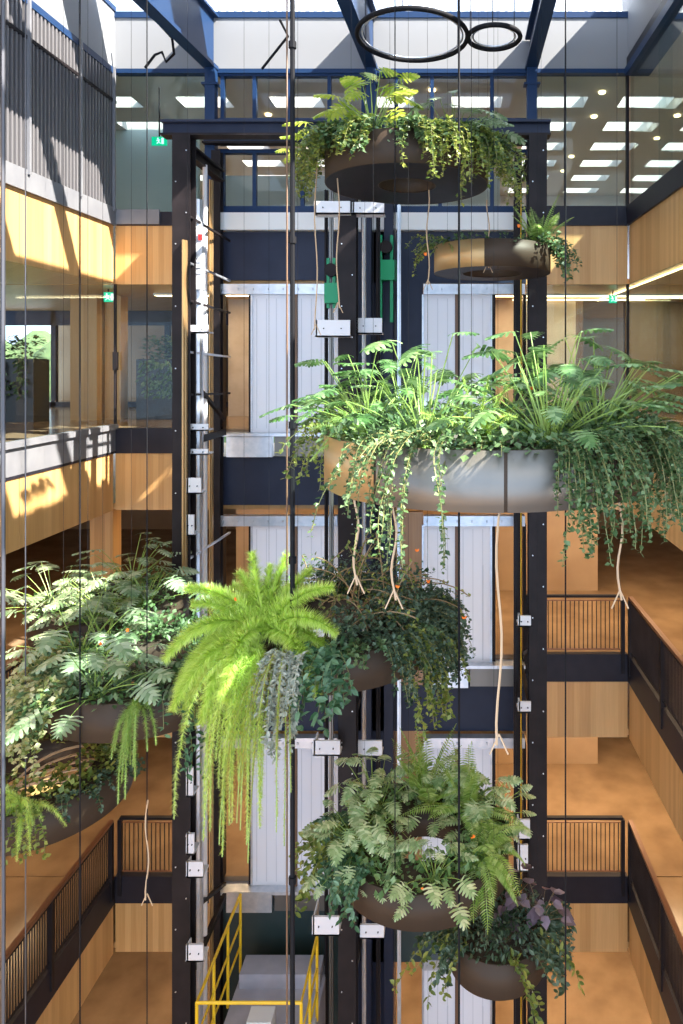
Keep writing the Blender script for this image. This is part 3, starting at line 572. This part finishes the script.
def fern(loc, n_, L, label, mm='l_fern', az=(0, 6.28), el=(.3, 1.4), droop=1.6, pl=.09, group=None, pairs=26, name='fern', cat='fern'):
    r = plant(name, loc, label, cat, group); lv = MB(); st = MB(); o = Vector(loc)
    for i in range(n_):
        a = random.uniform(*az); e = random.uniform(*el); LL = L*random.uniform(.65, 1.1); pts, _ = arc(o+rv(.03)*1., a, e, LL, 14, droop)
        st.tube(pts, .004, 3, False)
        for k in range(pairs):
            t = .12+.87*k/pairs; q = t*14; j = min(int(q), 13); p = pts[j].lerp(pts[j+1], q-j); d = (pts[j+1]-pts[j]).normalized()
            sd = d.cross(Vector((0, 0, 1))); sd = sd.normalized() if sd.length > .1 else Vector((math.sin(a), -math.cos(a), 0))
            ln = pl*math.sin(math.pi*min(1, .12+t*.9))**.6*1.0
            for s in (-1, 1): leaf(lv, T_LANCE, p, sd*s+d*.35+Vector((0, 0, -.15)), Vector((0, 0, 1)), ln, 1.3)
    lv.build('fronds', M[mm], r); st.build('stems', M['stemgreen'], r); return r
def plume(loc, specs, label, mm='l_fox', nl=.055, name='foxtail_fern', dens=70, rad=9):
    # specs: (azimuth, elevation, length, droop)
    r = plant(name, loc, label, 'fern'); lv = MB(); st = MB(); o = Vector(loc)
    for (a, e, L, dr) in specs:
        pts, _ = arc(o+rv(.03), a, e, L, 16, dr); st.tube(pts, .005, 3, False)
        ns = int(dens*L/.6)
        for k in range(ns):
            t = .03+.96*k/ns; q = t*16; j = min(int(q), 15); p = pts[j].lerp(pts[j+1], q-j); d = (pts[j+1]-pts[j]).normalized()
            a1 = d.cross(Vector((.2, .1, 1))).normalized(); b1 = d.cross(a1); ln = nl*(1.15-.7*t)
            for m_ in range(rad):
                th = random.uniform(0, 6.28); dd = a1*math.cos(th)+b1*math.sin(th)+d*random.uniform(.2, .9)
                leaf(lv, T_NEEDLE, p+rv(.004), dd, Vector((0, 0, 1)), ln*random.uniform(.6, 1.2), 1.1)
    lv.build('fronds', M[mm], r); st.build('stems', M['stemgreen'], r); return r
def strand(lv, st, p, d, L, ls, T, step=.03, grav=.16, wob=.12, sr=.0028, lw=1., pair=True, dens=1.):
    p = Vector(p); d = Vector(d).normalized(); pts = [p.copy()]; n_ = max(4, int(L/step))
    for i in range(n_):
        d = (d+Vector((0, 0, -grav))+rv(wob)).normalized(); p = p+d*step; pts.append(p.copy())
        if random.random() < dens:
            for s in ((1, -1) if pair else (1,)):
                sd = Vector((random.uniform(-1, 1), random.uniform(-1, 1), random.uniform(-.5, .6)))
                leaf(lv, T, p, sd+d*.3, Vector((0, -.4, 1))+rv(.6), ls*random.uniform(.55, 1.2), lw)
    st.tube(pts[::2] if len(pts) > 6 else pts, sr, 3, False)
def trailing(name, P, angs, n_, L, ls, label, mm='l_ivy', T=None, vine='vine', rr=(.82, 1.02), grav=.16, wob=.12, outw=1., cat='trailing plant', **kw):
    # hangs over the rim of planter P between two plan angles (degrees, -90 faces the camera)
    T = T or T_SMALL; c, R, zt = P; a0, a1 = map(math.radians, angs); am = (a0+a1)/2
    loc = (c[0]+R*math.cos(am), c[1]+R*math.sin(am), zt); r = plant(name, loc, label, cat); lv = MB(); st = MB()
    for i in range(n_):
        a = random.uniform(a0, a1); q = R*random.uniform(*rr); p = (c[0]+q*math.cos(a), c[1]+q*math.sin(a), zt+random.uniform(.0, .08))
        strand(lv, st, p, (outw*math.cos(a), outw*math.sin(a), random.uniform(.1, .8)), random.uniform(*L), ls, T, grav=grav, wob=wob, **kw)
    lv.build('leaves', M[mm], r); st.build('vines', M[vine], r); return r
def carpet(P, angs, n_, h, ls, label, mm='l_ivy', T=None, rin=.45):
    c, R, zt = P; T = T or T_SMALL; lv = MB(); a0, a1 = map(math.radians, angs)
    for i in range(n_):
        a = random.uniform(a0, a1); q = R*random.uniform(rin, 1.04); z = zt+random.uniform(-.03, h)*(1-.4*random.random())
        leaf(lv, T, Vector((c[0]+q*math.cos(a), c[1]+q*math.sin(a), z)), rv(1)+Vector((math.cos(a)*.5, math.sin(a)*.5, .1)), Vector((0, 0, 1))+rv(.5), ls*random.uniform(.6, 1.25))
    return thing('ground_cover', lv, M[mm], label, 'plants', kind='stuff')
def planter(px, Y, R, ztop, h, label, mm='bronze', inner=.45, hang=3, rot=.4, panels=(), py=None):
    x = xx(px, Y); zb = ztop-h; K = 72; Ri = R*inner; r = empty('hanging_planter', (x, Y, zb), label, 'planter', 'round hanging planters')
    P = lambda q, a, z: (x+q*math.cos(a), Y+q*math.sin(a), z)
    # outer band with a folded lip
    prof = [(R, zb), (R, ztop), (R-.012, ztop+.004), (R-.03, ztop), (R-.03, ztop-.02), (R-.012, ztop-.02), (R-.012, zb)]
    def lathe(prof, a0=0., a1=2*math.pi, k=K):
        m = MB(); full = abs(a1-a0-2*math.pi) < 1e-6; kk = k if full else k+1; nP = len(prof)
        vs = [P(q, a0+(a1-a0)*i/k, z) for i in range(kk) for q, z in prof]
        fs = [(i*nP+j, ((i+1) % kk)*nP+j, ((i+1) % kk)*nP+(j+1) % nP, i*nP+(j+1) % nP) for i in range(kk if full else kk-1) for j in range(nP)]
        m.add(vs, fs); return m
    # band made of curved panels, one mesh per panel where the sheet differs
    m = lathe(prof); m.build('band', M[mm], r, True)
    for (d0, d1, pm, nm) in panels:
        q = R+.004; m = lathe([(q, zb-.002), (q, ztop+.002), (q-.003, ztop+.002), (q-.003, zb-.002)], math.radians(d0), math.radians(d1), 24); m.build(nm, M[pm], r, True)
    m = lathe([(Ri, zb+.0), (Ri, ztop-.03), (Ri+.01, ztop-.03), (Ri+.01, zb)]); m.build('inner_band', M[mm], r, True)
    m = lathe([(Ri, zb+.002), (R-.012, zb+.002), (R-.012, zb+.012), (Ri, zb+.012)]); m.build('base', M['black'], r)
    m = lathe([(Ri+.01, ztop-.07), (R-.013, ztop-.07), (R-.013, ztop-.04), (Ri+.01, ztop-.04)]); m.build('soil', M['soil'], r)
    for i in range(hang):
        a = rot+i*2*math.pi/hang; m = MB(); m.tube([P(R-.02, a, ztop-.02), P(R-.02, a, ZC-.02)], .0017, 5); m.build('hanger_cable', M['cable'], r)
    return ((x, Y), R, ztop)
DG = math.radians
# ---- empty ring frames near the roof
for px, py, Y, w, lab in ((412.5, 36.5, 8.6, 110, 'large empty dark ring hanging under the roof light'), (494, 37.5, 8.6, 52, 'small empty dark ring hanging right of the large one')):
    c = at(px, py, Y); R = w/2*Y/F; r = empty('metal_ring', c, lab, 'ring')
    m = MB(); pts = [(c.x+R*math.cos(t), c.y+R*math.sin(t), c.z) for t in np.linspace(0, 2*math.pi, 65)]; m.tube(pts, .03, 8, False); m.build('ring', M['cable'], r, True)
    m = MB(); pts = [(c.x+(R-.06)*math.cos(t), c.y+(R-.06)*math.sin(t), c.z+.01) for t in np.linspace(0, 2*math.pi, 65)]; m.tube(pts, .012, 6, False); m.build('inner_ring', M['silver'], r, True)
    for t in (.6, 2.7, 4.6): m = MB(); m.tube([(c.x+R*math.cos(t), c.y+R*math.sin(t), c.z), (c.x+R*math.cos(t), c.y+R*math.sin(t), ZT)], .006, 5); m.build('hanger_cable', M['cable'], r)
# ---- planters   (px, Y, R, top z, h)
h_ = .335
zA = zz(186, 7.5)+h_; PA = planter(407, 7.5, .88, zA, h_, 'bronze round hanging planter at the very top with philodendrons', inner=.35)
zC_ = zz(274, 8.2)+.30; PC = planter(492, 8.2, .69, zC_, .30, 'small brass-edged round planter below and right of the top one', 'bronze', inner=.5, panels=((-170, -100, 'brass', 'brass_panel'),))
zD = CZ-115*4.8/F+.33; PD = planter(487, 4.8, 1.11, zD, .33, 'largest round hanging planter in the centre with a brushed steel band', 'bronze', inner=.5, panels=((-87, -58, 'steel', 'steel_panel'), (-178, -128, 'brass', 'brass_panel'), (-127, -88, 'steel', 'steel_panel')))
zE = CZ-342*6.0/F; PE = planter(148, 6.95, .95, zE, h_, 'dark bronze round planter at the left with silvery philodendrons', inner=.5)
zF = CZ-457*6.0/F; PF = planter(39, 6.85, .85, zF, h_, 'dark round planter at the lower left edge below the silvery philodendrons', inner=.6)
zG = CZ-333*6.0/F+h_; PG = planter(333, 7.05, 1.05, zG, h_, 'bronze round planter left of centre with the bright foxtail fern', inner=.5)
zH = CZ-571*6.3/F+h_; PH = planter(424, 7.2, .88, zH, h_, 'dark round planter low in the centre crowded with ferns', inner=.45)
zI = CZ-638*6.6/F+h_; PI_ = planter(497, 7.1, .5, zI, h_, 'smallest dark round planter at the bottom with dark ivy', inner=.4)
PJ = planter(112, 8.6, .9, 8.8+h_, h_, 'dark round planter behind the left planter, under the tallest silvery leaves', inner=.5)
def on(P, deg, q=.75, dz=-.03): return (P[0][0]+P[1]*q*math.cos(DG(deg)), P[0][1]+P[1]*q*math.sin(DG(deg)), P[2]+dz)
# ---- top planter A
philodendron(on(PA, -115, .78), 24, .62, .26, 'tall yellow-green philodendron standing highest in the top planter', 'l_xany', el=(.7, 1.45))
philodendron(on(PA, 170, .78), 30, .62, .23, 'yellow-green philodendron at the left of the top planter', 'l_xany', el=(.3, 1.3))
philodendron(on(PA, -35, .7), 30, .55, .26, 'green philodendron at the right of the top planter', 'l_xanp', el=(.1, 1.2))
carpet(PA, (-180, 180), 1500, .16, .06, 'small-leaved ground cover filling the top planter')
trailing('trailing_ivy', PA, (-85, 10), 60, (.35, .95), .055, 'dense curtain of ivy hanging from the right of the top planter', 'l_ivyy')
trailing('trailing_ivy', PA, (-90, 5), 100, (.25, .55), .06, 'bluish ivy spilling over the front right rim of the top planter', 'l_ivy')
trailing('trailing_ivy', PA, (-185, -110), 85, (.25, .75), .055, 'ivy hanging from the left of the top planter', 'l_ivyy')
trailing('trailing_ivy', PA, (-150, -108), 60, (.2, .5), .06, 'dark green ivy spilling over the front left rim of the top planter', 'l_ivy')
# ---- planter C
fern(on(PC, -10, .8), 16, .62, 'upright green fern at the right of the small brass-edged planter', el=(.7, 1.5), droop=.9, pl=.10)
fern(on(PC, -150, .8), 10, .34, 'small drooping fern on the left of the small brass-edged planter', 'l_ivy', el=(.2, 1.0), droop=2.2, pl=.05)
trailing('trailing_ivy', PC, (-45, 30), 30, (.2, .6), .06, 'ivy trailing down the right of the small brass-edged planter', 'l_ivy')
trailing('trailing_ivy', PC, (-200, -165), 12, (.2, .55), .05, 'thin ivy trailing down the left of the small brass-edged planter', 'l_ivyy')
carpet(PC, (-180, 180), 450, .10, .06, 'ground cover in the small brass-edged planter')
# ---- planter D
philodendron(on(PD, -118, .75), 22, .66, .19, 'philodendron with upright stems left of the middle in the largest planter', 'l_xan', el=(.55, 1.4))
philodendron(on(PD, -68, .78), 44, .68, .19, 'philodendron with fanned pale stems just above the steel band of the largest planter', 'l_xan', el=(.4, 1.4))
philodendron(on(PD, -32, .7), 42, .68, .19, 'philodendron with fanned stems at the right of the largest planter', 'l_xan', el=(.35, 1.35))
philodendron(on(PD, 10, .75), 32, .66, .19, 'philodendron reaching out to the far right of the largest planter', 'l_xan', az=(-1.6, 1.8), el=(.3, 1.2))
philodendron(on(PD, 178, .75), 44, .58, .19, 'bushy broad-leaved philodendron at the far left of the largest planter', 'l_xan', az=(.6, 5.6), el=(.35, 1.45))
philodendron(on(PD, 140, .75), 38, .68, .20, 'bushy philodendron at the back left of the largest planter', 'l_xan', el=(.3, 1.35))
philodendron(on(PD, 75, .75), 26, .62, .24, 'philodendron at the back of the largest planter', 'l_xan', el=(.3, 1.35))
plume(on(PD, -150, .8), [(random.uniform(2.2, 5), random.uniform(.2, 1.1), random.uniform(.3, .55), random.uniform(.8, 1.8)) for _ in range(12)], 'light green feathery fern at the left of the largest planter', 'l_fern', .05)
plume(on(PD, -95, .5), [(random.uniform(0, 6.28), random.uniform(.5, 1.3), random.uniform(.35, .6), random.uniform(.3, 1.0)) for _ in range(14)], 'bright feathery fern in the middle of the largest planter', 'l_fox', .05)
carpet(PD, (-180, 180), 3600, .17, .055, 'small-leaved ground cover filling the largest planter')
trailing('trailing_ivy', PD, (-73, -5), 150, (.2, .8), .036, 'blue-green ivy curtain hanging right of the steel band of the largest planter', 'l_ivy', step=.022)
trailing('trailing_ivy', PD, (-20, 25), 22, (.4, .85), .03, 'thin pale strands trailing at the far right of the largest planter', 'l_grey', vine='root', T=T_LANCE)
trailing('trailing_ivy', PD, (-132, -104), 34, (.3, .9), .034, 'loose ivy hanging across the left front of the largest planter', 'l_ivy')
trailing('trailing_ivy', PD, (-215, -172), 26, (.25, .75), .045, 'yellow-green ivy hanging at the far left of the largest planter', 'l_ivyy')
trailing('trailing_ivy', PD, (-108, -58), 20, (.08, .2), .045, 'short ivy sprigs along the top of the steel band', 'l_ivy')
plume(on(PD, 2, .95), [(random.uniform(-1, .6), random.uniform(.2, .7), random.uniform(.5, .8), random.uniform(3, 4.5)) for _ in range(8)], 'fine green fern hanging at the far right of the largest planter', 'l_fern', .04, 'asparagus_fern')
# ---- planter E
for P_, dg, q, nn, pl, lab in ((PE, -100, .8, 18, .62, 'silvery philodendron low at the front of the left planter'), (PE, -175, .7, 26, .7, 'silvery philodendron at the left side of the left planter'), (PE, 160, .6, 20, .7, 'silvery philodendron at the back left of the left planter'),
        (PJ, -150, .7, 34, .62, 'tall silvery philodendron at the left of the rear planter'), (PJ, -70, .7, 34, .62, 'silvery philodendron at the front of the rear planter'), (PJ, -20, .6, 28, .65, 'silvery philodendron at the right of the rear planter'), (PJ, 90, .6, 28, .68, 'silvery philodendron at the back of the rear planter')):
    philodendron(on(P_, dg, q), nn, pl, .27, lab, 'l_xanp', el=(.1, 1.25))
carpet(PJ, (-180, 180), 900, .18, .065, 'ground cover filling the rear left planter', 'l_xan')
carpet(PE, (-180, 180), 2600, .20, .065, 'mixed small-leaved ground cover filling the left planter', 'l_ivy')
trailing('trailing_ivy', PE, (-200, -112), 95, (.3, .8), .06, 'variegated cream and green ivy hanging at the front left of the left planter', 'l_cream')
trailing('trailing_ivy', PE, (-150, -106), 30, (.2, .6), .06, 'green ivy spilling over the front of the left planter', 'l_ivy')
plume(on(PE, -72, .97), [(random.uniform(-2.4, -.6), random.uniform(0, .8), random.uniform(.4, .85), random.uniform(3, 5)) for _ in range(12)], 'fine fern hanging over the front right of the left planter', 'l_fern', .05, 'asparagus_fern')
trailing('jointed_cactus', PE, (-50, -8), 34, (.3, .75), .085, 'pale green jointed stems hanging at the right of the left planter', 'l_rhip', T=T_LANCE, grav=.2, pair=False, sr=.007, lw=.8)
trailing('jointed_cactus', PE, (-15, 20), 26, (.2, .5), .08, 'yellow jointed stems between the left planter and the foxtail fern planter', 'l_yel', T=T_LANCE, grav=.12, sr=.007, lw=.8)
trailing('creeper', PE, (-60, -45), 5, (.4, .9), .07, 'blue-green leafy creeper hanging below the left planter', 'l_hoya', T=T_OVAL, step=.05)
# ---- planter F
plume(on(PF, -68, .85), [(random.uniform(-3.4, .2), random.uniform(.3, 1.3), random.uniform(.35, .6), random.uniform(1.5, 3)) for _ in range(18)], 'bright green feathery fern at the front of the lower left planter', 'l_fox', .055)
carpet(PF, (-180, 180), 1500, .22, .065, 'ground cover filling the lower left planter', 'l_ivyy')
trailing('trailing_ivy', PF, (-50, 10), 22, (.1, .35), .05, 'dark ivy spilling over the right rim of the lower left planter', 'l_dark')
trailing('trailing_ivy', PF, (-100, -60), 10, (.3, .6), .05, 'thin yellow-green strands over the front of the lower left planter', 'l_ivyy')
philodendron(on(PF, 60, .7), 26, .5, .12, 'leafy cream-edged shrub at the back of the lower left planter', 'l_cream', T=T_BROAD, el=(.2, 1.3))
# bare woody branches arching between the two left planters
r = plant('branch', at(10, 790, 6.6), 'bare arching pale branches in the lower left planter', 'branches'); 
for k in range(7):
    m = MB(); a = at(2+k*4, 800-k*3, 6.7+.1*k); b = at(35+k*10, 748+k*6, 6.9+.08*k); c = at(90+k*5, 745+k*7, 7.1+.05*k)
    m.tube([a.lerp(b, t).lerp(b.lerp(c, t), t) for t in np.linspace(0, 1, 9)], .013, 5); m.build('twig', M['root'], r)
# ---- planter G
specs = [(DG(185), 1.0, .9, 1.3), (DG(150), 1.3, .75, .6), (DG(60), 1.3, .7, .6), (DG(-10), 1.0, .85, 1.2), (DG(200), .25, .95, 2.0), (DG(190), .55, 1.0, 1.8), (DG(215), .35, 1.0, 2.0), (DG(180), .9, .75, 1.3), (DG(160), 1.2, .6, .7), (DG(100), 1.35, .6, .5), (DG(20), 1.15, .65, .8), (DG(-20), .75, .8, 1.5), (DG(-40), .4, .95, 2.2),
         (DG(-15), .5, .8, 1.6), (DG(230), .3, 1.0, 2.8), (DG(205), .1, 1.0, 2.0), (DG(250), .5, .85, 2.6), (DG(195), .4, 1.05, 2.6), (DG(175), .3, .8, 1.8), (DG(140), .95, .6, .9)]
plume(on(PG, -121, .88, .12), specs, 'bright lime foxtail fern with arching plumes left of centre', 'l_fox', .14, dens=95, rad=18)
plume(on(PG, -118, 1.0, .02), [(random.uniform(-2.5, -1.2), random.uniform(.1, .6), random.uniform(.7, 1.75), random.uniform(5, 7)) for _ in range(30)], 'long lime fern tresses hanging below the foxtail fern', 'l_fox', .075, 'asparagus_fern', dens=45, rad=7)
plume(on(PG, -104, 1.0, .0), [(random.uniform(-2.3, -1.2), random.uniform(.1, .6), random.uniform(1.2, 1.8), random.uniform(5, 7)) for _ in range(10)], 'olive fern tresses hanging beside the lime ones', 'l_yel', .045, 'asparagus_fern', dens=45, rad=5)
trailing('bead_plant', PG, (-108, -90), 22, (.5, .9), .05, 'grey-green beaded stems hanging over the front of the foxtail fern planter', 'l_grey', rr=(1.0, 1.1), vine='l_grey', T=T_OVAL, step=.018, wob=.07, grav=.10, sr=.008)
trailing('creeper', PG, (-97, -76), 24, (.3, .75), .10, 'creeper with large blue-green oval leaves at the front of the foxtail fern planter', 'l_hoya', T=T_OVAL, step=.055, grav=.2)
carpet(PG, (-80, 120), 3400, .36, .055, 'small dark ground cover on the right of the foxtail fern planter', 'l_dark')
carpet(PG, (120, 260), 800, .14, .065, 'green ground cover on the left of the foxtail fern planter', 'l_ivy')
trailing('trailing_ivy', PG, (-54, 25), 190, (.25, .75), .048, 'dense dark ivy curtain at the right of the foxtail fern planter', 'l_dark')
trailing('trailing_ivy', PG, (-50, -20), 16, (.6, 1.05), .05, 'yellow-green ivy ends hanging at the right of the foxtail fern planter', 'l_ivyy')
trailing('trailing_ivy', PG, (-75, -30), 26, (.1, .3), .06, 'green ivy sprigs over the front right rim of the foxtail fern planter', 'l_ivy')
r = plant('woody_vine', on(PG, -20, .5), 'tangle of bare woody vine above the right of the foxtail fern planter', 'vine'); m = MB(); lv = MB(); fl = MB()
for k in range(64):
    o = Vector(on(PG, random.uniform(-75, 150), random.uniform(.2, .9), .05)); pts, _ = arc(o, random.uniform(0, 6.28), random.uniform(.2, 1.5), random.uniform(.3, .85), 8, 1.4); m.tube(pts, .006, 4, False)
    for p in pts[2:]:
        for _ in range(2): leaf(lv, T_SMALL, p+rv(.03), rv(1), Vector((0, 0, 1)), .05)
m.build('twigs', M['bark'], r); lv.build('leaves', M['l_ivyy'], r)
# ---- planter H
for dg, q, nn, pl, LL, mm, lab in ((150, .7, 46, .58, .19, 'l_pale', 'pale philodendron at the back left of the low centre planter'), (-160, .8, 54, .52, .16, 'l_pale', 'pale philodendron at the left of the low centre planter'), (-80, .75, 24, .4, .18, 'l_pale', 'philodendron with drooping leaves at the front of the low centre planter'),
                               (80, .7, 34, .55, .19, 'l_pale', 'philodendron at the back of the low centre planter'), (20, .75, 40, .45, .17, 'l_pale', 'pale philodendron at the right of the low centre planter')):
    philodendron(on(PH, dg, q), nn, pl, LL, lab, mm, el=(.0, 1.3))
fern(on(PH, 30, .6), 20, .72, 'tall green fern at the right of the low centre planter', el=(.5, 1.5), droop=1.2, pl=.11)
fern(on(PH, -35, .8), 22, .62, 'arching green fern at the front right of the low centre planter', el=(.1, 1.3), droop=2.4, pl=.10)
fern(on(PH, 90, .5), 16, .9, 'tallest green fern at the back of the low centre planter', el=(.8, 1.5), droop=.9, pl=.11)
carpet(PH, (-180, 180), 1300, .2, .07, 'ground cover filling the low centre planter', 'l_xan')
trailing('trailing_ivy', PH, (-190, -125), 40, (.2, .55), .075, 'blue-green ivy hanging at the left of the low centre planter', 'l_hoya', T=T_OVAL)
trailing('trailing_ivy', PH, (-180, -150), 12, (.4, .85), .085, 'yellowing leafy strands at the far left of the low centre planter', 'l_ivyy', T=T_OVAL, step=.05)
# ---- planter I
carpet(PI_, (-180, 180), 1300, .2, .06, 'dark ground cover filling the smallest planter', 'l_dark', T_OVAL, .1)
trailing('trailing_ivy', PI_, (-200, -128), 26, (.15, .5), .07, 'dark ivy spilling over the left of the smallest planter', 'l_dark', T=T_OVAL)
trailing('trailing_ivy', PI_, (-55, 15), 28, (.15, .5), .075, 'dark ivy spilling over the right of the smallest planter', 'l_dark', T=T_OVAL)
trailing('trailing_ivy', PI_, (-165, -30), 8, (.5, .9), .075, 'long leafy strands hanging under the smallest planter', 'l_ivyy', T=T_OVAL, step=.05)
philodendron(on(PI_, 5, .85), 24, .32, .16, 'purple-leaved plant at the right of the smallest planter', 'l_purp', T=T_BROAD, el=(.1, 1.3), stem='bark')
philodendron(on(PI_, 60, .6), 22, .35, .13, 'purplish leafy plant at the back of the smallest planter', 'l_purp', T=T_BROAD, el=(.3, 1.4), stem='bark')
# ---- orange flowers
for i, (px, py, Y) in enumerate(((236, 601, 6.0), (397, 588, 6.3), (428, 583, 6.3), (417, 552, 6.4), (464, 619, 6.3), (424, 890, 6.3), (532, 390, 4.2), (473, 838, 6.4), (519, 228, 7.5), (426, 256, 7.6), (128, 632, 6.1), (102, 645, 6.1))):
    c = at(px, py, Y); m = MB()
    for k in range(4): leaf(m, T_OVAL, c, Vector((random.uniform(-.6, .6), -.4, .9))+rv(.4), Vector((0, -1, 0)), .035*Y/6)
    thing('orange_flower', m, M['flower'], 'tiny orange flower among the leaves', 'flower', 'orange flowers')
# ---- aerial roots hanging below planters
for px, py0, py1, Y, lab in ((338, 165, 308, 7.2, 'pale aerial root hanging left of the middle column'), (316, 160, 330, 7.3, 'pale aerial root hanging left of the top planter'), (428, 190, 285, 7.4, 'forked pale root hanging in front of the right-hand lift'), (488, 200, 268, 7.6, 'pale root hanging between the two upper planters'), (356, 485, 585, 4.06, 'pale root hanging left under the largest planter'),
                             (394, 492, 600, 3.9, 'pale root hanging under the loose ivy of the largest planter'), (499, 500, 745, 3.76, 'long tan cord hanging below the largest planter'), (147, 800, 900, 6.2, 'short pale cord hanging by the first floor balustrade'), (620, 480, 600, 4.06, 'pale root hanging at the right under the largest planter')):
    a, b = at(px, py0, Y), at(px, py1, Y); pts = [a.lerp(b, t)+Vector((.015*math.sin(t*9+px), 0, 0)) for t in np.linspace(0, 1, 12)]
    m = MB(); m.tube(pts, .007, 5); 
    for s in (-1, 1): m.tube([b+Vector((0, 0, .06)), b+Vector((s*.05, 0, -.05))], .005, 4)
    thing('aerial_root', m, M['root'], lab, 'root')
# ---- long vertical cables and the pole
for px, Y, w, mm, lab in ((3, 5.6, .035, 'greycable', 'thick grey cable at the far left edge'), (25.5, 6.3, .006, 'greycable', 'thin cable left of the silvery philodendrons'), (80, 6.0, .006, 'cable', 'thin dark cable in front of the left fascia'), (147, 6.2, .005, 'cable', 'thin dark cable before the back left bay'),
                          (287, 6.5, .009, 'bcable', 'brown cable just left of the black pole'), (459, 6.4, .011, 'cable', 'dark cable before the white lift doors'), (565.5, 6.0, .007, 'cable', 'thin dark cable before the back right bay'), (395, 6.6, .006, 'cable', 'thin dark cable right of the middle column')):
    m = MB(); x = xx(px, Y); m.tube([(x, Y, .0), (x, Y, ZT)], w/2 if w > .02 else w, 6); thing('hanging_cable', m, M[mm], lab, 'cable')
r = empty('black_pole', (xx(292.5, 6.2), 6.2, 0), 'black vertical pole with small clamps left of centre', 'pole')
x = xx(292.5, 6.2); m = MB(); m.tube([(x, 6.2, 0), (x, 6.2, ZT)], .022, 8); m.build('pole', M['cable'], r)
for py in (45, 240, 425, 560, 700, 880): z = zz(py, 6.2); m = MB(); m.tube([(x, 6.2, z-.03), (x, 6.2, z+.03)], .035, 8); m.build('clamp', M['cable'], r)
z = zz(425, 6.2); m = MB(); m.tube([(x, 6.2, z), (x+.1, 6.2, z+.01), (x+.22, 6.2, z-.02)], .012, 6); m.build('arm', M['cable'], r)
# bent black stays under the kerb
for k, (pts, lab) in enumerate((([(142, 2), (160, 25), (172, 38), (174, 54), (166, 62), (162, 52), (155, 55), (145, 68)], 'bent black stay wire at the upper left kerb'), ([(280, 20), (288, 36), (262, 69)], 'bent black stay rod above the lift core'))):
    m = MB(); m.tube([at(a, b, 10.9) for a, b in pts], .022, 5); thing('stay_wire', m, M['cable'], lab, 'wire')
# ---- third floor room on the left: planter boxes, plants, far hedge
for i, (x0, x1, y, lab) in enumerate(((-9.6, -7.7, 12.6, 'dark planter box with shrubs left of the timber pier'), (-6.1, -5.0, 13.2, 'dark planter box with shrubs right of the timber pier'), (-11.2, -9.9, 11.0, 'dark planter box with shrubs at the far left behind glass'))):
    r = empty('planter_box', ((x0+x1)/2, y, Z3), lab, 'planter'); m = MB(); m.box(x0, x1, y, y+.5, Z3, Z3+1.15); m.build('box', M['darkbox'], r)
    m = MB(); m.box(x0+.03, x1-.03, y+.03, y+.47, Z3+1.13, Z3+1.16); m.build('soil', M['soil'], r)
    s = plant('shrub', ((x0+x1)/2, y+.25, Z3+1.16), lab.replace('dark planter box with shrubs', 'leafy shrub in the dark box'), 'plant'); lv = MB()
    for k in range(4): shrub_leaves(lv, (x0+.3+k*(x1-x0-.6)/3, y+.25, Z3+1.12), 110, .45, .3, .14)
    for k in range(5):
        lv2 = None; p = Vector((x0+.2+k*(x1-x0-.4)/4, y, Z3+1.15))
        for q in range(50): leaf(lv, T_OVAL, p+Vector((random.uniform(-.12, .12), -random.uniform(.0, .06), -random.uniform(0, .7))), Vector((random.uniform(-1, 1), -.6, -.5)), Vector((0, -1, .3)), .1)
    lv.build('leaves', M['l_ivy'], s)
m = MB(); m.tube([(-22, 42, 2), (-22, 42, 10)], 3, 12)
lv = MB()
for k in range(60): c = Vector((random.uniform(-40, -8), random.uniform(40, 46), random.uniform(5, 13.0))); s_ = random.uniform(1, 2.6); lv.tube([c-Vector((0, 0, s_)), c-Vector((0, 0, s_*.5)), c+Vector((0, 0, s_*.4)), c+Vector((0, 0, s_))], [s_*.4, s_, s_*.9, s_*.2], 9)
tag(lv.build('distant_trees', M['hill'], None, True), 'dark line of distant trees beyond the third floor window', 'trees', None, 'stuff')
